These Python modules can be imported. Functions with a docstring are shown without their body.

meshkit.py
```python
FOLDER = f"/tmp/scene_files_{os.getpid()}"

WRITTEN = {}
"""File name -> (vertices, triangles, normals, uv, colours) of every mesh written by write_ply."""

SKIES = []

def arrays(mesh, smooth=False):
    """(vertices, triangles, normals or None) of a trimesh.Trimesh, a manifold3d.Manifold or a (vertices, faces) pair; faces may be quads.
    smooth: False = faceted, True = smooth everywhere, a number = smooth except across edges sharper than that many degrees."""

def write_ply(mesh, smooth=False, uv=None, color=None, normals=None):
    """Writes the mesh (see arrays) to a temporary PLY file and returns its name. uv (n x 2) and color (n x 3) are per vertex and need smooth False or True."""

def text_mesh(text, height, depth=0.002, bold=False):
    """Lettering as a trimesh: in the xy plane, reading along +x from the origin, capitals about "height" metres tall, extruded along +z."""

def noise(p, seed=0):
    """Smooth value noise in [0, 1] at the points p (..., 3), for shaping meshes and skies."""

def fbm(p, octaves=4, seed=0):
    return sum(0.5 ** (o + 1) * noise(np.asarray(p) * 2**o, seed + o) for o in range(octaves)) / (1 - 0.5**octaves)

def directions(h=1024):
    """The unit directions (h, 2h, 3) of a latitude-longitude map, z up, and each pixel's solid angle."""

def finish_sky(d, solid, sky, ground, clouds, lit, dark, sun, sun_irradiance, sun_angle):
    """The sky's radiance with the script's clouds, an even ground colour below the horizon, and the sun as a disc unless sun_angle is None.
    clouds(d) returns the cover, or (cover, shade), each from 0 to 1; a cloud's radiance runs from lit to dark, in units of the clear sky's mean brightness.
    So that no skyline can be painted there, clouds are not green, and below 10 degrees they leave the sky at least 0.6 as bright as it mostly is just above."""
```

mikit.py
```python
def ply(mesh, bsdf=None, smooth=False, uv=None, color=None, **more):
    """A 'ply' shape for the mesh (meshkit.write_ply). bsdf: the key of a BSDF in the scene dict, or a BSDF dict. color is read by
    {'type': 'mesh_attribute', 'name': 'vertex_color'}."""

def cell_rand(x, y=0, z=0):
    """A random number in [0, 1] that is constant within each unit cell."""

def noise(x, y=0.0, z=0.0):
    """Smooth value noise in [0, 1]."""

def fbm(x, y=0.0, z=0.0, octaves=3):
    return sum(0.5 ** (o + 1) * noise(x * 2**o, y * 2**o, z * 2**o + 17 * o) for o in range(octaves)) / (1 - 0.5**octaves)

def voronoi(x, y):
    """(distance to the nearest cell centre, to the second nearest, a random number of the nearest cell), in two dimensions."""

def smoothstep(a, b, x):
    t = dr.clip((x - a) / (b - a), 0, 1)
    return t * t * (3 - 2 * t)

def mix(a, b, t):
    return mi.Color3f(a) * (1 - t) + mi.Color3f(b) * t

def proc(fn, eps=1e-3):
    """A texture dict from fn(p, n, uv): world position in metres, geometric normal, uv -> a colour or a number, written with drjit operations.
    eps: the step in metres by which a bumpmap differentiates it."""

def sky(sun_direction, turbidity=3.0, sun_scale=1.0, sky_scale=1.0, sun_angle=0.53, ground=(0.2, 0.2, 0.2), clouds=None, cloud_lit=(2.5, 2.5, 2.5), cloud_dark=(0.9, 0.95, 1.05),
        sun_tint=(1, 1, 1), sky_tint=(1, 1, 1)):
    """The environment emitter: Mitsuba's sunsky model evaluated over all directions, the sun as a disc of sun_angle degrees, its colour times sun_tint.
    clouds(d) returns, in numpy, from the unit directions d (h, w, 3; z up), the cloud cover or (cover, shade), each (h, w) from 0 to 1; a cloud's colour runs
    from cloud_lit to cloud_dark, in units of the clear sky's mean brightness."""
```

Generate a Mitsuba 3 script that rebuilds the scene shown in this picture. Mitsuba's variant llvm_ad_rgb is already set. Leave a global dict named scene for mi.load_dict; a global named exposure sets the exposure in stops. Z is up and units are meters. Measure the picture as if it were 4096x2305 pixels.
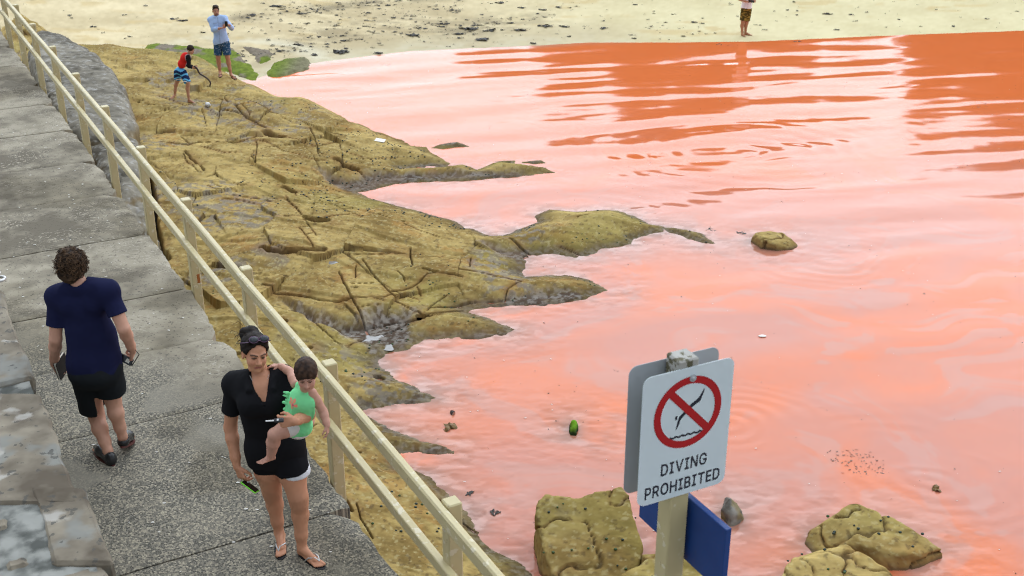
import math, random, numpy as np, trimesh, shapely, mitsuba as mi, drjit as dr, mikit, meshkit
from scipy.spatial import cKDTree
from shapely.geometry import Polygon, LineString
from mikit import ply, proc, noise as tnoise, fbm as tfbm, voronoi, smoothstep, mix, cell_rand
T = mi.ScalarTransform4f
scene, labels = {'type': 'scene'}, {}

# ---------------------------------------------------------------- camera, sky, exposure
EYE = (0.0, 0.0, 7.6)
PITCH = math.radians(23.9)
scene['camera'] = {'type': 'thinlens', 'fov': 47.28, 'fov_axis': 'x', 'near_clip': 0.1, 'far_clip': 2000.0,
                   'aperture_radius': 0.0045, 'focus_distance': 10.5,
                   'to_world': T().look_at(origin=list(EYE), target=[0, math.cos(PITCH), EYE[2] - math.sin(PITCH)], up=[0, 0, 1])}
SUN = np.array([0.25, 0.80, 0.55]); SUN /= np.linalg.norm(SUN)


def overcast(d):
    """Closed cloud; thinner, so brighter, towards the hidden sun."""
    c = np.clip(d @ SUN, -1, 1)
    veil = 1 - np.exp(-np.degrees(np.arccos(c)) ** 2 / (2 * 46.0 ** 2))
    n = meshkit.fbm(d * [2.2, 2.2, 5.0] + 7.3, 4, 5)
    return np.ones(d.shape[:2]), np.clip(0.90 * veil + 0.30 * (n - 0.5), 0, 1)


scene['sky'] = mikit.sky(SUN.tolist(), turbidity=4, sun_scale=0.004, sun_angle=50, clouds=overcast,
                         cloud_lit=(4.55, 4.95, 5.45), cloud_dark=(0.48, 0.56, 0.67), ground=(0.2, 0.18, 0.15))
exposure = 2.58
# ---------------------------------------------------------------- helpers
USED = {}


def key_of(name, parent=None):
    k = f'{parent}__{name}' if parent else name
    n = USED.get(k, 0)
    USED[k] = n + 1
    return k if n == 0 else f'{k}_{n:03d}'


def tag(k, label=None, cat=None, group=None, kind=None):
    d = {a: b for a, b in (('label', label), ('category', cat), ('group', group), ('kind', kind)) if b}
    if d:
        labels[k] = d
    return k


def put(name, mesh, bsdf, parent=None, smooth=False, color=None, **tags):
    k = key_of(name, parent)
    scene[k] = ply(mesh, bsdf, smooth=smooth, color=color)
    return tag(k, **tags)


def thing(name, label, cat, group=None):
    return tag(key_of(name), label, cat, group)


def V(*a):
    return np.array(a, float)


def unit(a):
    a = np.asarray(a, float)
    return a / max(np.linalg.norm(a), 1e-12)


def boxm(size, centre=(0, 0, 0), R=None, bevel=0.0):
    """A box, its edges cut back by bevel; R: columns are its axes."""
    s = np.asarray(size, float) / 2
    if bevel > 0:
        b = min(bevel, s.min() * 0.9)
        pts = [np.array(sg) * (s - b * (1 - np.eye(3)[k])) for sg in np.array(np.meshgrid([-1, 1], [-1, 1], [-1, 1])).T.reshape(-1, 3) for k in range(3)]
        m = trimesh.convex.convex_hull(np.array(pts))
    else:
        m = trimesh.creation.box(2 * s)
    v = np.array(m.vertices)
    if R is not None:
        v = v @ np.asarray(R, float).T
    return trimesh.Trimesh(v + np.asarray(centre, float), m.faces, process=False)


def tube(pts, r, n=8):
    """A round rod along the points, r one radius or one per point, ends closed."""
    p = np.asarray(pts, float)
    r = np.broadcast_to(np.asarray(r, float), (len(p),))
    t = np.gradient(p, axis=0)
    t /= np.linalg.norm(t, axis=1, keepdims=True) + 1e-12
    ref = V(0, 0, 1) if abs(t[0][2]) < 0.9 else V(1, 0, 0)
    u = unit(np.cross(t[0], ref))
    rings = []
    for i in range(len(p)):
        u = unit(u - t[i] * (u @ t[i]))
        w = np.cross(t[i], u)
        a = np.arange(n) / n * 2 * np.pi
        rings.append(p[i] + r[i] * (np.cos(a)[:, None] * u + np.sin(a)[:, None] * w))
    v = np.vstack(rings + [p[:1], p[-1:]])
    f = []
    for i in range(len(p) - 1):
        for j in range(n):
            a, b = i * n + j, i * n + (j + 1) % n
            f += [[a, b, b + n], [a, b + n, a + n]]
    e0, e1, last = len(v) - 2, len(v) - 1, (len(p) - 1) * n
    for j in range(n):
        f += [[e0, (j + 1) % n, j], [e1, last + j, last + (j + 1) % n]]
    return trimesh.Trimesh(v, f, process=False)


def join(ms):
    return trimesh.util.concatenate([m if isinstance(m, trimesh.Trimesh) else trimesh.Trimesh(*m, process=False) for m in ms])


def smooth01(a, b, x):
    t = np.clip((x - a) / (b - a), 0, 1)
    return t * t * (3 - 2 * t)


def fb(P, s, octaves=4, seed=0):
    P = np.asarray(P, float)
    if P.shape[-1] == 2:
        P = np.concatenate([P, np.zeros(P.shape[:-1] + (1,))], -1)
    return meshkit.fbm(P * s, octaves, seed)


def poly_sdf(polys, P, step=0.03):
    """Signed distance (positive inside) from the points P (n, 2) to the union of the outlines."""
    u = shapely.union_all([Polygon(p).buffer(0) for p in polys])
    shapely.prepare(u)
    edge = u.boundary
    geoms = getattr(edge, 'geoms', [edge])
    pts = np.vstack([np.array(shapely.segmentize(g, step).coords) for g in geoms])
    d, _ = cKDTree(pts).query(P, workers=-1)
    return np.where(shapely.contains_xy(u, P[:, 0], P[:, 1]), d, -d)


# --- signed distance modelling: round cones and ellipsoids melted together, meshed by surface nets
def nets(F, org, h):
    """Surface nets of the grid F (negative inside): (vertices, triangles)."""
    s = F < 0
    c = [s[i:s.shape[0] - 1 + i, j:s.shape[1] - 1 + j, k:s.shape[2] - 1 + k] for i in (0, 1) for j in (0, 1) for k in (0, 1)]
    tot = sum(x.astype(np.int8) for x in c)
    cells = np.argwhere((tot > 0) & (tot < 8))
    idx = -np.ones(tot.shape, np.int64)
    idx[tuple(cells.T)] = np.arange(len(cells))
    acc, cnt = np.zeros((len(cells), 3)), np.zeros(len(cells))
    corners = np.array([[i, j, k] for i in (0, 1) for j in (0, 1) for k in (0, 1)])
    val = np.stack([F[cells[:, 0] + a, cells[:, 1] + b, cells[:, 2] + g] for a, b, g in corners], 1)
    for p in range(8):
        for q in range(p + 1, 8):
            if np.abs(corners[p] - corners[q]).sum() == 1:
                cross = (val[:, p] < 0) != (val[:, q] < 0)
                t = np.where(cross, val[:, p] / np.where(cross, val[:, p] - val[:, q], 1), 0)
                acc += np.where(cross[:, None], corners[p] + t[:, None] * (corners[q] - corners[p]), 0)
                cnt += cross
    v = (cells + acc / cnt[:, None]) * h + org
    faces = []
    for ax in range(3):
        o = np.eye(3, dtype=int)[ax]
        b, g = np.eye(3, dtype=int)[(ax + 1) % 3], np.eye(3, dtype=int)[(ax + 2) % 3]
        n = np.array(F.shape)
        lo = s[:n[0] - o[0], :n[1] - o[1], :n[2] - o[2]]
        hi = s[o[0]:, o[1]:, o[2]:]
        e = np.argwhere(lo != hi)
        ok = np.all((e - b - g >= 0) & (e < np.array(tot.shape) + o * 9), 1)
        e = e[ok]
        e = e[np.all(e < np.array(tot.shape), 1)]
        quad = np.stack([idx[tuple((e - x).T)] for x in (0 * b, b, b + g, g)], 1)
        flip = lo[tuple(e.T)]
        quad = np.where(flip[:, None], quad, quad[:, ::-1])
        faces.append(quad[np.all(quad >= 0, 1)])
    q = np.vstack(faces)
    return v, np.vstack([q[:, [0, 1, 2]], q[:, [0, 2, 3]]])


class Sdf:
    def __init__(self, lo, hi, h):
        self.h, self.lo = h, np.asarray(lo, float)
        n = np.ceil((np.asarray(hi) - self.lo) / h).astype(int) + 1
        self.F = np.full(n, 1.0, np.float32)

    def box(self, lo, hi):
        a = np.clip(np.floor((lo - self.lo) / self.h).astype(int), 0, self.F.shape)
        b = np.clip(np.ceil((hi - self.lo) / self.h).astype(int) + 1, 0, self.F.shape)
        sl = tuple(slice(i, j) for i, j in zip(a, b))
        ax = [self.lo[k] + self.h * np.arange(a[k], b[k]) for k in range(3)]
        return sl, np.stack(np.meshgrid(*ax, indexing='ij'), -1)

    def mixin(self, sl, d, k, op='add'):
        F = self.F[sl]
        if op == 'cut':
            d = -d
            t = np.clip(0.5 + 0.5 * (d - F) / k, 0, 1)
            self.F[sl] = F * (1 - t) + d * t + k * t * (1 - t)
        else:
            t = np.clip(0.5 + 0.5 * (F - d) / k, 0, 1)
            self.F[sl] = F * (1 - t) + d * t - k * t * (1 - t)

    def cone(self, a, b, ra, rb, k=0.015, op='add', flat=None):
        """flat: (axis, factor): squeezed along that direction."""
        a, b = np.asarray(a, float), np.asarray(b, float)
        r = max(ra, rb) + 3 * k + 3 * self.h
        sl, P = self.box(np.minimum(a, b) - r, np.maximum(a, b) + r)
        if P.size == 0:
            return self
        pa, ba = P - a, b - a
        t = np.clip((pa @ ba) / max(ba @ ba, 1e-12), 0, 1)
        q = pa - t[..., None] * ba
        if flat is not None:
            n, s = unit(flat[0]), flat[1]
            q = q + ((1 / s - 1) * (q @ n))[..., None] * n
            d = (np.linalg.norm(q, axis=-1) - (ra + (rb - ra) * t)) * min(1, s ** 0.5)
        else:
            d = np.linalg.norm(q, axis=-1) - (ra + (rb - ra) * t)
        self.mixin(sl, d, k, op)
        return self

    def ell(self, c, r, R=None, k=0.015, op='add'):
        """Ellipsoid; R: rows are its axes."""
        r = np.asarray(r, float)
        m = r.max() + 3 * k + 3 * self.h
        sl, P = self.box(np.asarray(c) - m, np.asarray(c) + m)
        if P.size == 0:
            return self
        q = P - np.asarray(c, float)
        if R is not None:
            q = q @ np.asarray(R).T
        k0 = np.linalg.norm(q / r, axis=-1)
        k1 = np.linalg.norm(q / r ** 2, axis=-1) + 1e-9
        self.mixin(sl, k0 * (k0 - 1) / k1, k, op)
        return self

    def every(self):
        return self.box(self.lo, self.lo + self.h * np.array(self.F.shape))

    def plane(self, p, n, k=0.004):
        """Cut away what lies on the side n points to."""
        sl, P = self.every()
        self.mixin(sl, -((P - np.asarray(p)) @ unit(n)), k, 'cut')
        return self

    def hem(self, p, axis, R, k=0.004):
        """Cut away what lies beyond p along the axis, within R of the axis only."""
        a = unit(axis)
        sl, P = self.box(np.asarray(p) - R - .5, np.asarray(p) + R + .5)
        q = P - np.asarray(p)
        t = q @ a
        rad = np.linalg.norm(q - t[..., None] * a, axis=-1) - R
        self.mixin(sl, np.maximum(-t, rad), k, 'cut')
        return self

    def rough(self, amp, s, seed=0, octaves=3):
        band = np.abs(self.F) < max(4 * amp, 3 * self.h)
        P = self.lo + self.h * np.argwhere(band)
        self.F[band] -= (amp * 2 * (fb(P, s, octaves, seed) - 0.5)).astype(np.float32)
        return self

    def mesh(self):
        self.F[[0, -1]] = 1; self.F[:, [0, -1]] = 1; self.F[:, :, [0, -1]] = 1
        return trimesh.Trimesh(*nets(self.F, self.lo, self.h), process=False)


# ---------------------------------------------------------------- materials
def mat(name, base, rough=0.7, spec=0.4, **kw):
    scene[name] = {'type': 'twosided', 'bsdf': {'type': 'principled', 'base_color': base if isinstance(base, dict) else {'type': 'rgb', 'value': list(base)},
                                              'roughness': rough, 'specular': spec, **kw}}


def bumped(name, base, height, rough=0.8, spec=0.3, eps=2e-3):
    scene[name] = {'type': 'twosided', 'bsdf': {'type': 'bumpmap', 'arbitrary': proc(height, eps), 'scale': 1.0,
                   'bsdf': {'type': 'principled', 'base_color': base, 'roughness': rough, 'specular': spec}}}


VC = {'type': 'mesh_attribute', 'name': 'vertex_color'}
scene['m_rock'] = {'type': 'twosided', 'bsdf': {'type': 'bumpmap', 'arbitrary': proc(lambda p, n, uv: 0.010 * tfbm(p.x * 28, p.y * 28, p.z * 28, 3) + 0.004 * tfbm(p.x * 80, p.y * 80, p.z * 80, 2), 3e-3), 'scale': 1.0,
                   'bsdf': {'type': 'principled', 'base_color': VC, 'roughness': 0.9, 'specular': 0.12}}}
mat('m_cloth', VC, 0.9, 0.15)
mat('m_skin', VC, 0.5, 0.35)
mat('m_hair', VC, 0.6, 0.15)
mat('m_matte', VC, 0.8, 0.25)
mat('m_gloss', VC, 0.22, 0.5)
scene['m_water'] = {'type': 'principled', 'base_color': VC, 'roughness': 0.07, 'eta': 1.333}
mat('m_pool', (0.20, 0.19, 0.175), 0.06, 0.5)  # pale grey base has the sky reflection of the pools painted into it
mat('m_scum', (0.37, 0.35, 0.285), 0.3, 0.5)


def concrete(p, n, uv):
    big = tfbm(p.x * 0.7, p.y * 0.7, 3.0, 4)
    mid = tfbm(p.x * 6.0, p.y * 6.0, 9.0, 3)
    # along the slope towards the steps the cement skin has worn off and the aggregate shows
    near = smoothstep(9.4, 8.3, p.y + 1.4 * (tfbm(p.x * 1.1, p.y * 1.1, 2.0, 3) - 0.5) + 0.55 * (p.x + 2.0))
    skin = mix((0.125, 0.112, 0.090), (0.300, 0.278, 0.232), dr.clip(0.5 + 2.6 * (big - 0.5) + 1.3 * (mid - 0.5), 0, 1))
    chip = smoothstep(0.66, 0.74, tfbm(p.x * 34, p.y * 60, 1.0, 2))
    patch = smoothstep(0.42, 0.60, tfbm(p.x * 1.6, p.y * 1.6, 5.0, 3))
    skin = mix(skin, (0.37, 0.35, 0.31), chip * patch * 0.8)
    pit = smoothstep(0.70, 0.78, tfbm(p.x * 45 + 9, p.y * 55, 4.0, 2))
    skin = mix(skin, (0.06, 0.056, 0.05), pit * 0.6)
    d1, d2, which = voronoi(p.x * 74, p.y * 74)
    stone = mix((0.062, 0.063, 0.058), (0.35, 0.325, 0.27), dr.clip(which * which * 1.15 + 0.5 * (mid - 0.5), 0, 1))
    agg = mix(stone, (0.18, 0.17, 0.15), smoothstep(0.20, 0.06, d2 - d1))
    film = smoothstep(0.56, 0.64, tfbm(p.x * 1.7 + 4, p.y * 1.7, 8.0, 4))
    agg = mix(agg, (0.215, 0.205, 0.18), film * 0.7)
    out = mix(skin, agg, near)
    stain = smoothstep(0.55, 0.70, tfbm(p.x * 0.9 + 20, p.y * 0.9, 6.0, 4))
    return mix(out, out * mi.Color3f(0.62, 0.60, 0.55), stain * 0.8) * mi.Color3f(1.03, 0.98, 0.88)


def concrete_h(p, n, uv):
    d1, d2, w = voronoi(p.x * 74, p.y * 74)
    return 0.002 * tfbm(p.x * 30, p.y * 30, p.z * 30, 3) + 0.0016 * smoothstep(0.0, 0.3, d2 - d1) * tfbm(p.x * 2, p.y * 2, 0.0, 2)


bumped('m_concrete', proc(concrete), concrete_h, 0.85, 0.25)


def sandstone(p, n, uv):
    big = tfbm(p.x * 2.1, p.y * 2.1, p.z * 2.1 + 3, 4)
    mid = tfbm(p.x * 9, p.y * 9, p.z * 9, 4)
    col = mix((0.095, 0.076, 0.054), (0.245, 0.212, 0.160), dr.clip(0.5 + 2.4 * (big - 0.5) + 1.0 * (mid - 0.5), 0, 1))
    grey = smoothstep(0.52, 0.62, tfbm(p.x * 3.2 + 11, p.y * 3.2, p.z * 3.2, 4))
    col = mix(col, (0.20, 0.20, 0.18), grey * 0.85)
    lime = smoothstep(0.64, 0.72, tfbm(p.x * 4.3 + 31, p.y * 4.3, p.z * 4.3, 4))
    col = mix(col, (0.38, 0.36, 0.32), lime * 0.8)
    dark = smoothstep(0.66, 0.72, tfbm(p.x * 24, p.y * 24, p.z * 24, 3))
    return mix(col, (0.07, 0.068, 0.06), dark * 0.75)


def sandstone_h(p, n, uv):
    return 0.010 * tfbm(p.x * 9, p.y * 9, p.z * 9, 4) + 0.003 * tfbm(p.x * 50, p.y * 50, p.z * 50, 2)


bumped('m_sandstone', proc(sandstone), sandstone_h, 0.85, 0.25)


def mortar(p, n, uv):
    a = tfbm(p.x * 11, p.y * 11, p.z * 11, 4)
    return mix((0.075, 0.078, 0.07), (0.26, 0.26, 0.235), smoothstep(0.3, 0.68, a))


bumped('m_mortar', proc(mortar), lambda p, n, uv: 0.02 * tfbm(p.x * 13, p.y * 13, p.z * 13, 4), 0.9, 0.2)


def cream(p, n, uv):
    a = tfbm(p.x * 5, p.y * 5, p.z * 5, 3)
    b = tfbm(p.x * 40, p.y * 40, p.z * 9, 3)
    c = mix((0.43, 0.36, 0.188), (0.49, 0.42, 0.235), a)
    c = mix(c, (0.30, 0.22, 0.12), smoothstep(0.73, 0.80, b) * 0.55)
    return mix(c, (0.62, 0.58, 0.46), smoothstep(0.64, 0.72, tfbm(p.x * 22 + 5, p.y * 22, p.z * 22, 3)) * 0.5)


bumped('m_cream', proc(cream), lambda p, n, uv: 0.0012 * tfbm(p.x * 60, p.y * 60, p.z * 25, 3), 0.45, 0.4)
mat('m_rust', (0.30, 0.10, 0.025), 0.8)
# ---------------------------------------------------------------- outlines on the ground, metres (x across, y away)
WATERLINE = [[16.3,37.35],[12.61,36.74],[9.99,36.21],[7.18,35.69],[4.97,35.63],[2.29,35.58],[0.6,35.13],[-1.46,34.74],[-3.07,34.37],[-4.59,33.48],[-5.88,32.69],[-6.52,31.7],[-6.92,30.98]]
SHORE = [[-16.12,38.35],[-15.29,37.36],[-14.08,35.52],[-13.23,33.94],[-12.8,33.72],[-11.69,32.78],[-10.98,32.99],[-10.25,32.63],[-9.53,32.68],[-8.87,32.38],[-8.18,32.04],[-7.44,31.09],[-6.7,30.15],[-6.21,29.22],[-6.18,30.11],[-6.47,29.78],[-6.2,29.46],[-5.92,29.06],[-5.37,28.11],[-4.68,28.0],[-4.21,27.56],[-3.96,27.14],[-3.71,26.59],[-3.51,26.59],[-3.12,25.97],[-2.53,25.43],[-2.24,24.88],[-1.88,24.85],[-1.73,24.38],[-1.5,23.99],[-1.34,23.6],[-1.73,23.46],[-2.29,23.3],[-1.56,23.39],[-1.03,23.55],[-0.73,23.15],[-0.41,23.71],[0.28,23.52],[0.7,23.33],[0.85,23.02],[0.12,22.78],[-0.99,22.55],[-2.37,22.36],[-3.02,21.75],[-2.66,21.4],[-2.46,21.24],[-2.03,20.86],[-1.54,20.56],[-1.08,20.22],[-0.89,19.83],[-0.69,19.79],[-0.38,19.46],[-0.18,19.46],[0.11,19.77],[0.5,20.12],[0.47,20.43],[0.53,20.58],[0.69,20.82],[1.23,20.67],[1.44,20.73],[1.58,20.78],[1.99,20.73],[2.27,20.43],[2.51,20.08],[2.77,19.88],[2.71,19.59],[2.13,19.23],[2.11,19.02],[1.54,18.83],[1.11,18.4],[0.7,18.58],[0.34,18.58],[0.19,17.95],[0.1,17.81],[0.21,17.6],[0.56,17.65],[0.89,17.63],[1.27,17.52],[1.44,17.26],[1.57,17.04],[1.18,16.79],[0.53,16.58],[-0.44,16.43],[-0.75,16.32],[-0.47,16.09],[-0.22,15.85],[0.03,15.63],[-0.07,15.45],[-0.52,15.38],[-1.28,15.29],[-1.41,15.13],[-1.49,14.96],[-1.75,14.98],[-1.86,14.66],[-1.81,14.44],[-1.67,14.32],[-1.53,14.08],[-1.31,13.87],[-1.21,13.74],[-1.08,13.7],[-0.92,13.5],[-1.44,13.45],[-1.99,13.19],[-1.89,13.09],[-1.72,12.91],[-1.37,12.64],[-1.01,12.41],[-0.72,12.23],[-1.11,12.25],[-1.38,12.12],[-1.31,11.91],[-0.97,11.7],[-0.84,11.47],[-0.62,11.13],[-0.47,10.95],[-0.38,10.51],[-0.33,10.37],[-0.01,10.1],[0.21,9.86],[0.24,9.26],[-0.2,4.5],[-2.5,7],[-5.2,12.5],[-9,20],[-14,30]]
TIPS = [[[2.76,19.83],[2.94,19.83],[3.35,19.56],[3.59,19.06],[3.33,19.09],[2.93,19.52],[2.77,19.66]]]
GREY = [[[-3.99,22.41],[-3.27,22.29],[-2.89,22.74],[-1.02,22.89],[0.1,22.95],[0.85,22.89],[0.12,22.66],[-0.99,22.44],[-2.36,22.24],[-3.0,21.64],[-3.26,21.66],[-3.6,21.92]],[[-0.88,19.73],[-0.69,19.69],[-0.38,19.39],[-0.48,19.22]],[[-0.48,18.62],[0.01,18.7],[0.36,18.73],[0.62,18.48],[1.11,18.43],[1.52,18.7],[1.1,18.23],[0.69,18.41],[0.34,18.45],[0.19,17.82],[0.08,17.69],[-0.01,18.02],[-0.32,18.34]],[[0.54,17.01],[0.9,16.98],[1.17,16.81],[1.56,16.9],[1.17,16.64],[0.52,16.43],[-0.43,16.29],[-0.75,16.2],[-0.85,16.38],[-0.44,16.52],[0.07,16.76]],[[0.03,15.58],[-0.07,15.32],[-0.51,15.25],[-1.27,15.17],[-1.4,15.05],[-1.09,15.3],[-0.52,15.47]],[[-3.48,16.17],[-3.17,15.95],[-2.57,15.6],[-2.2,15.78],[-2.1,15.93],[-1.57,16.12],[-1.37,16.2],[-1.37,15.95],[-1.41,15.34],[-1.47,14.89],[-1.63,14.84],[-1.74,14.88],[-1.87,14.99],[-1.88,14.58],[-2.09,14.89],[-2.34,15.08],[-2.63,15.31],[-2.99,15.4],[-3.16,15.64]],[[-2.72,23.34],[-1.91,23.59],[-1.34,23.59],[-1.31,23.39],[-1.71,23.29],[-2.33,23.18]],[[-1.31,13.72],[-0.92,13.46],[-0.92,13.4],[-1.43,13.34]],[[-1.01,12.31],[-0.67,12.18],[-1.1,12.13],[-1.38,12.04]]]
SHOALS = [[[-1.83,24.73],[-1.6,25.0],[-1.21,25.15],[-0.97,24.88],[-1.2,24.85],[-1.52,24.68]],[[-0.97,23.66],[0.04,23.82],[0.01,23.66],[-0.49,23.74]],[[0.24,23.71],[0.62,23.82],[0.72,23.66],[0.44,23.66]]]
RILL = [[-7.64,33.53],[-7.42,32.96],[-7.12,32.37],[-6.88,31.7],[-6.62,30.6],[-6.53,30.6],[-6.77,31.65],[-7.03,32.46],[-7.35,33.12],[-7.58,33.58]]
PALE = [[-9.69,34.19],[-9.5,34.57],[-9.07,34.74],[-8.13,34.79],[-7.42,34.74],[-6.4,34.35],[-5.74,33.81],[-5.07,33.18]]
DIRT = [[-9.1,36.98],[-8.33,38.15],[-6.48,39.52],[-4.14,41.46],[-1.52,41.93],[-1.78,38.28],[-2.78,36.06],[-3.99,34.72],[-4.95,33.95],[-6.17,34.39],[-7.67,34.84],[-8.52,35.76]]
WRACK = [[-9.16,36.73],[-8.77,37.23],[-8.26,37.82],[-7.36,38.49],[-6.41,39.04],[-5.19,39.83],[-3.92,40.56],[-2.6,41.33]]
MOSS = [[[-10.38,32.81],[-10.68,34.12],[-10.41,34.28],[-9.71,34.12],[-9.11,33.95],[-8.7,33.74],[-8.08,34.01],[-7.75,33.32],[-7.42,32.6],[-7.12,32.02],[-6.88,31.35],[-6.7,30.71],[-7.05,30.8],[-7.87,31.54],[-8.6,31.87],[-9.7,32.55]],[[-7.95,34.06],[-7.72,34.17],[-7.06,33.9],[-6.68,33.42],[-6.73,32.96],[-6.87,32.66],[-6.99,32.31],[-7.2,32.6],[-7.61,33.42]],[[-6.79,32.02],[-6.82,32.41],[-6.63,33.11],[-5.99,33.48],[-5.63,32.91],[-5.64,32.06],[-6.35,31.17],[-6.6,31.26]]]
POOLS = [[[-2.6,15.28],[-2.39,15.35],[-2.22,15.31],[-1.93,15.34],[-1.81,15.17],[-1.74,14.92],[-1.82,14.95],[-1.97,14.97],[-2.1,15.08],[-2.28,15.14],[-2.43,15.21]],[[-3.06,17.66],[-2.98,17.78],[-2.89,17.69],[-2.77,17.78],[-2.84,17.55],[-2.93,17.47]]]
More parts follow.
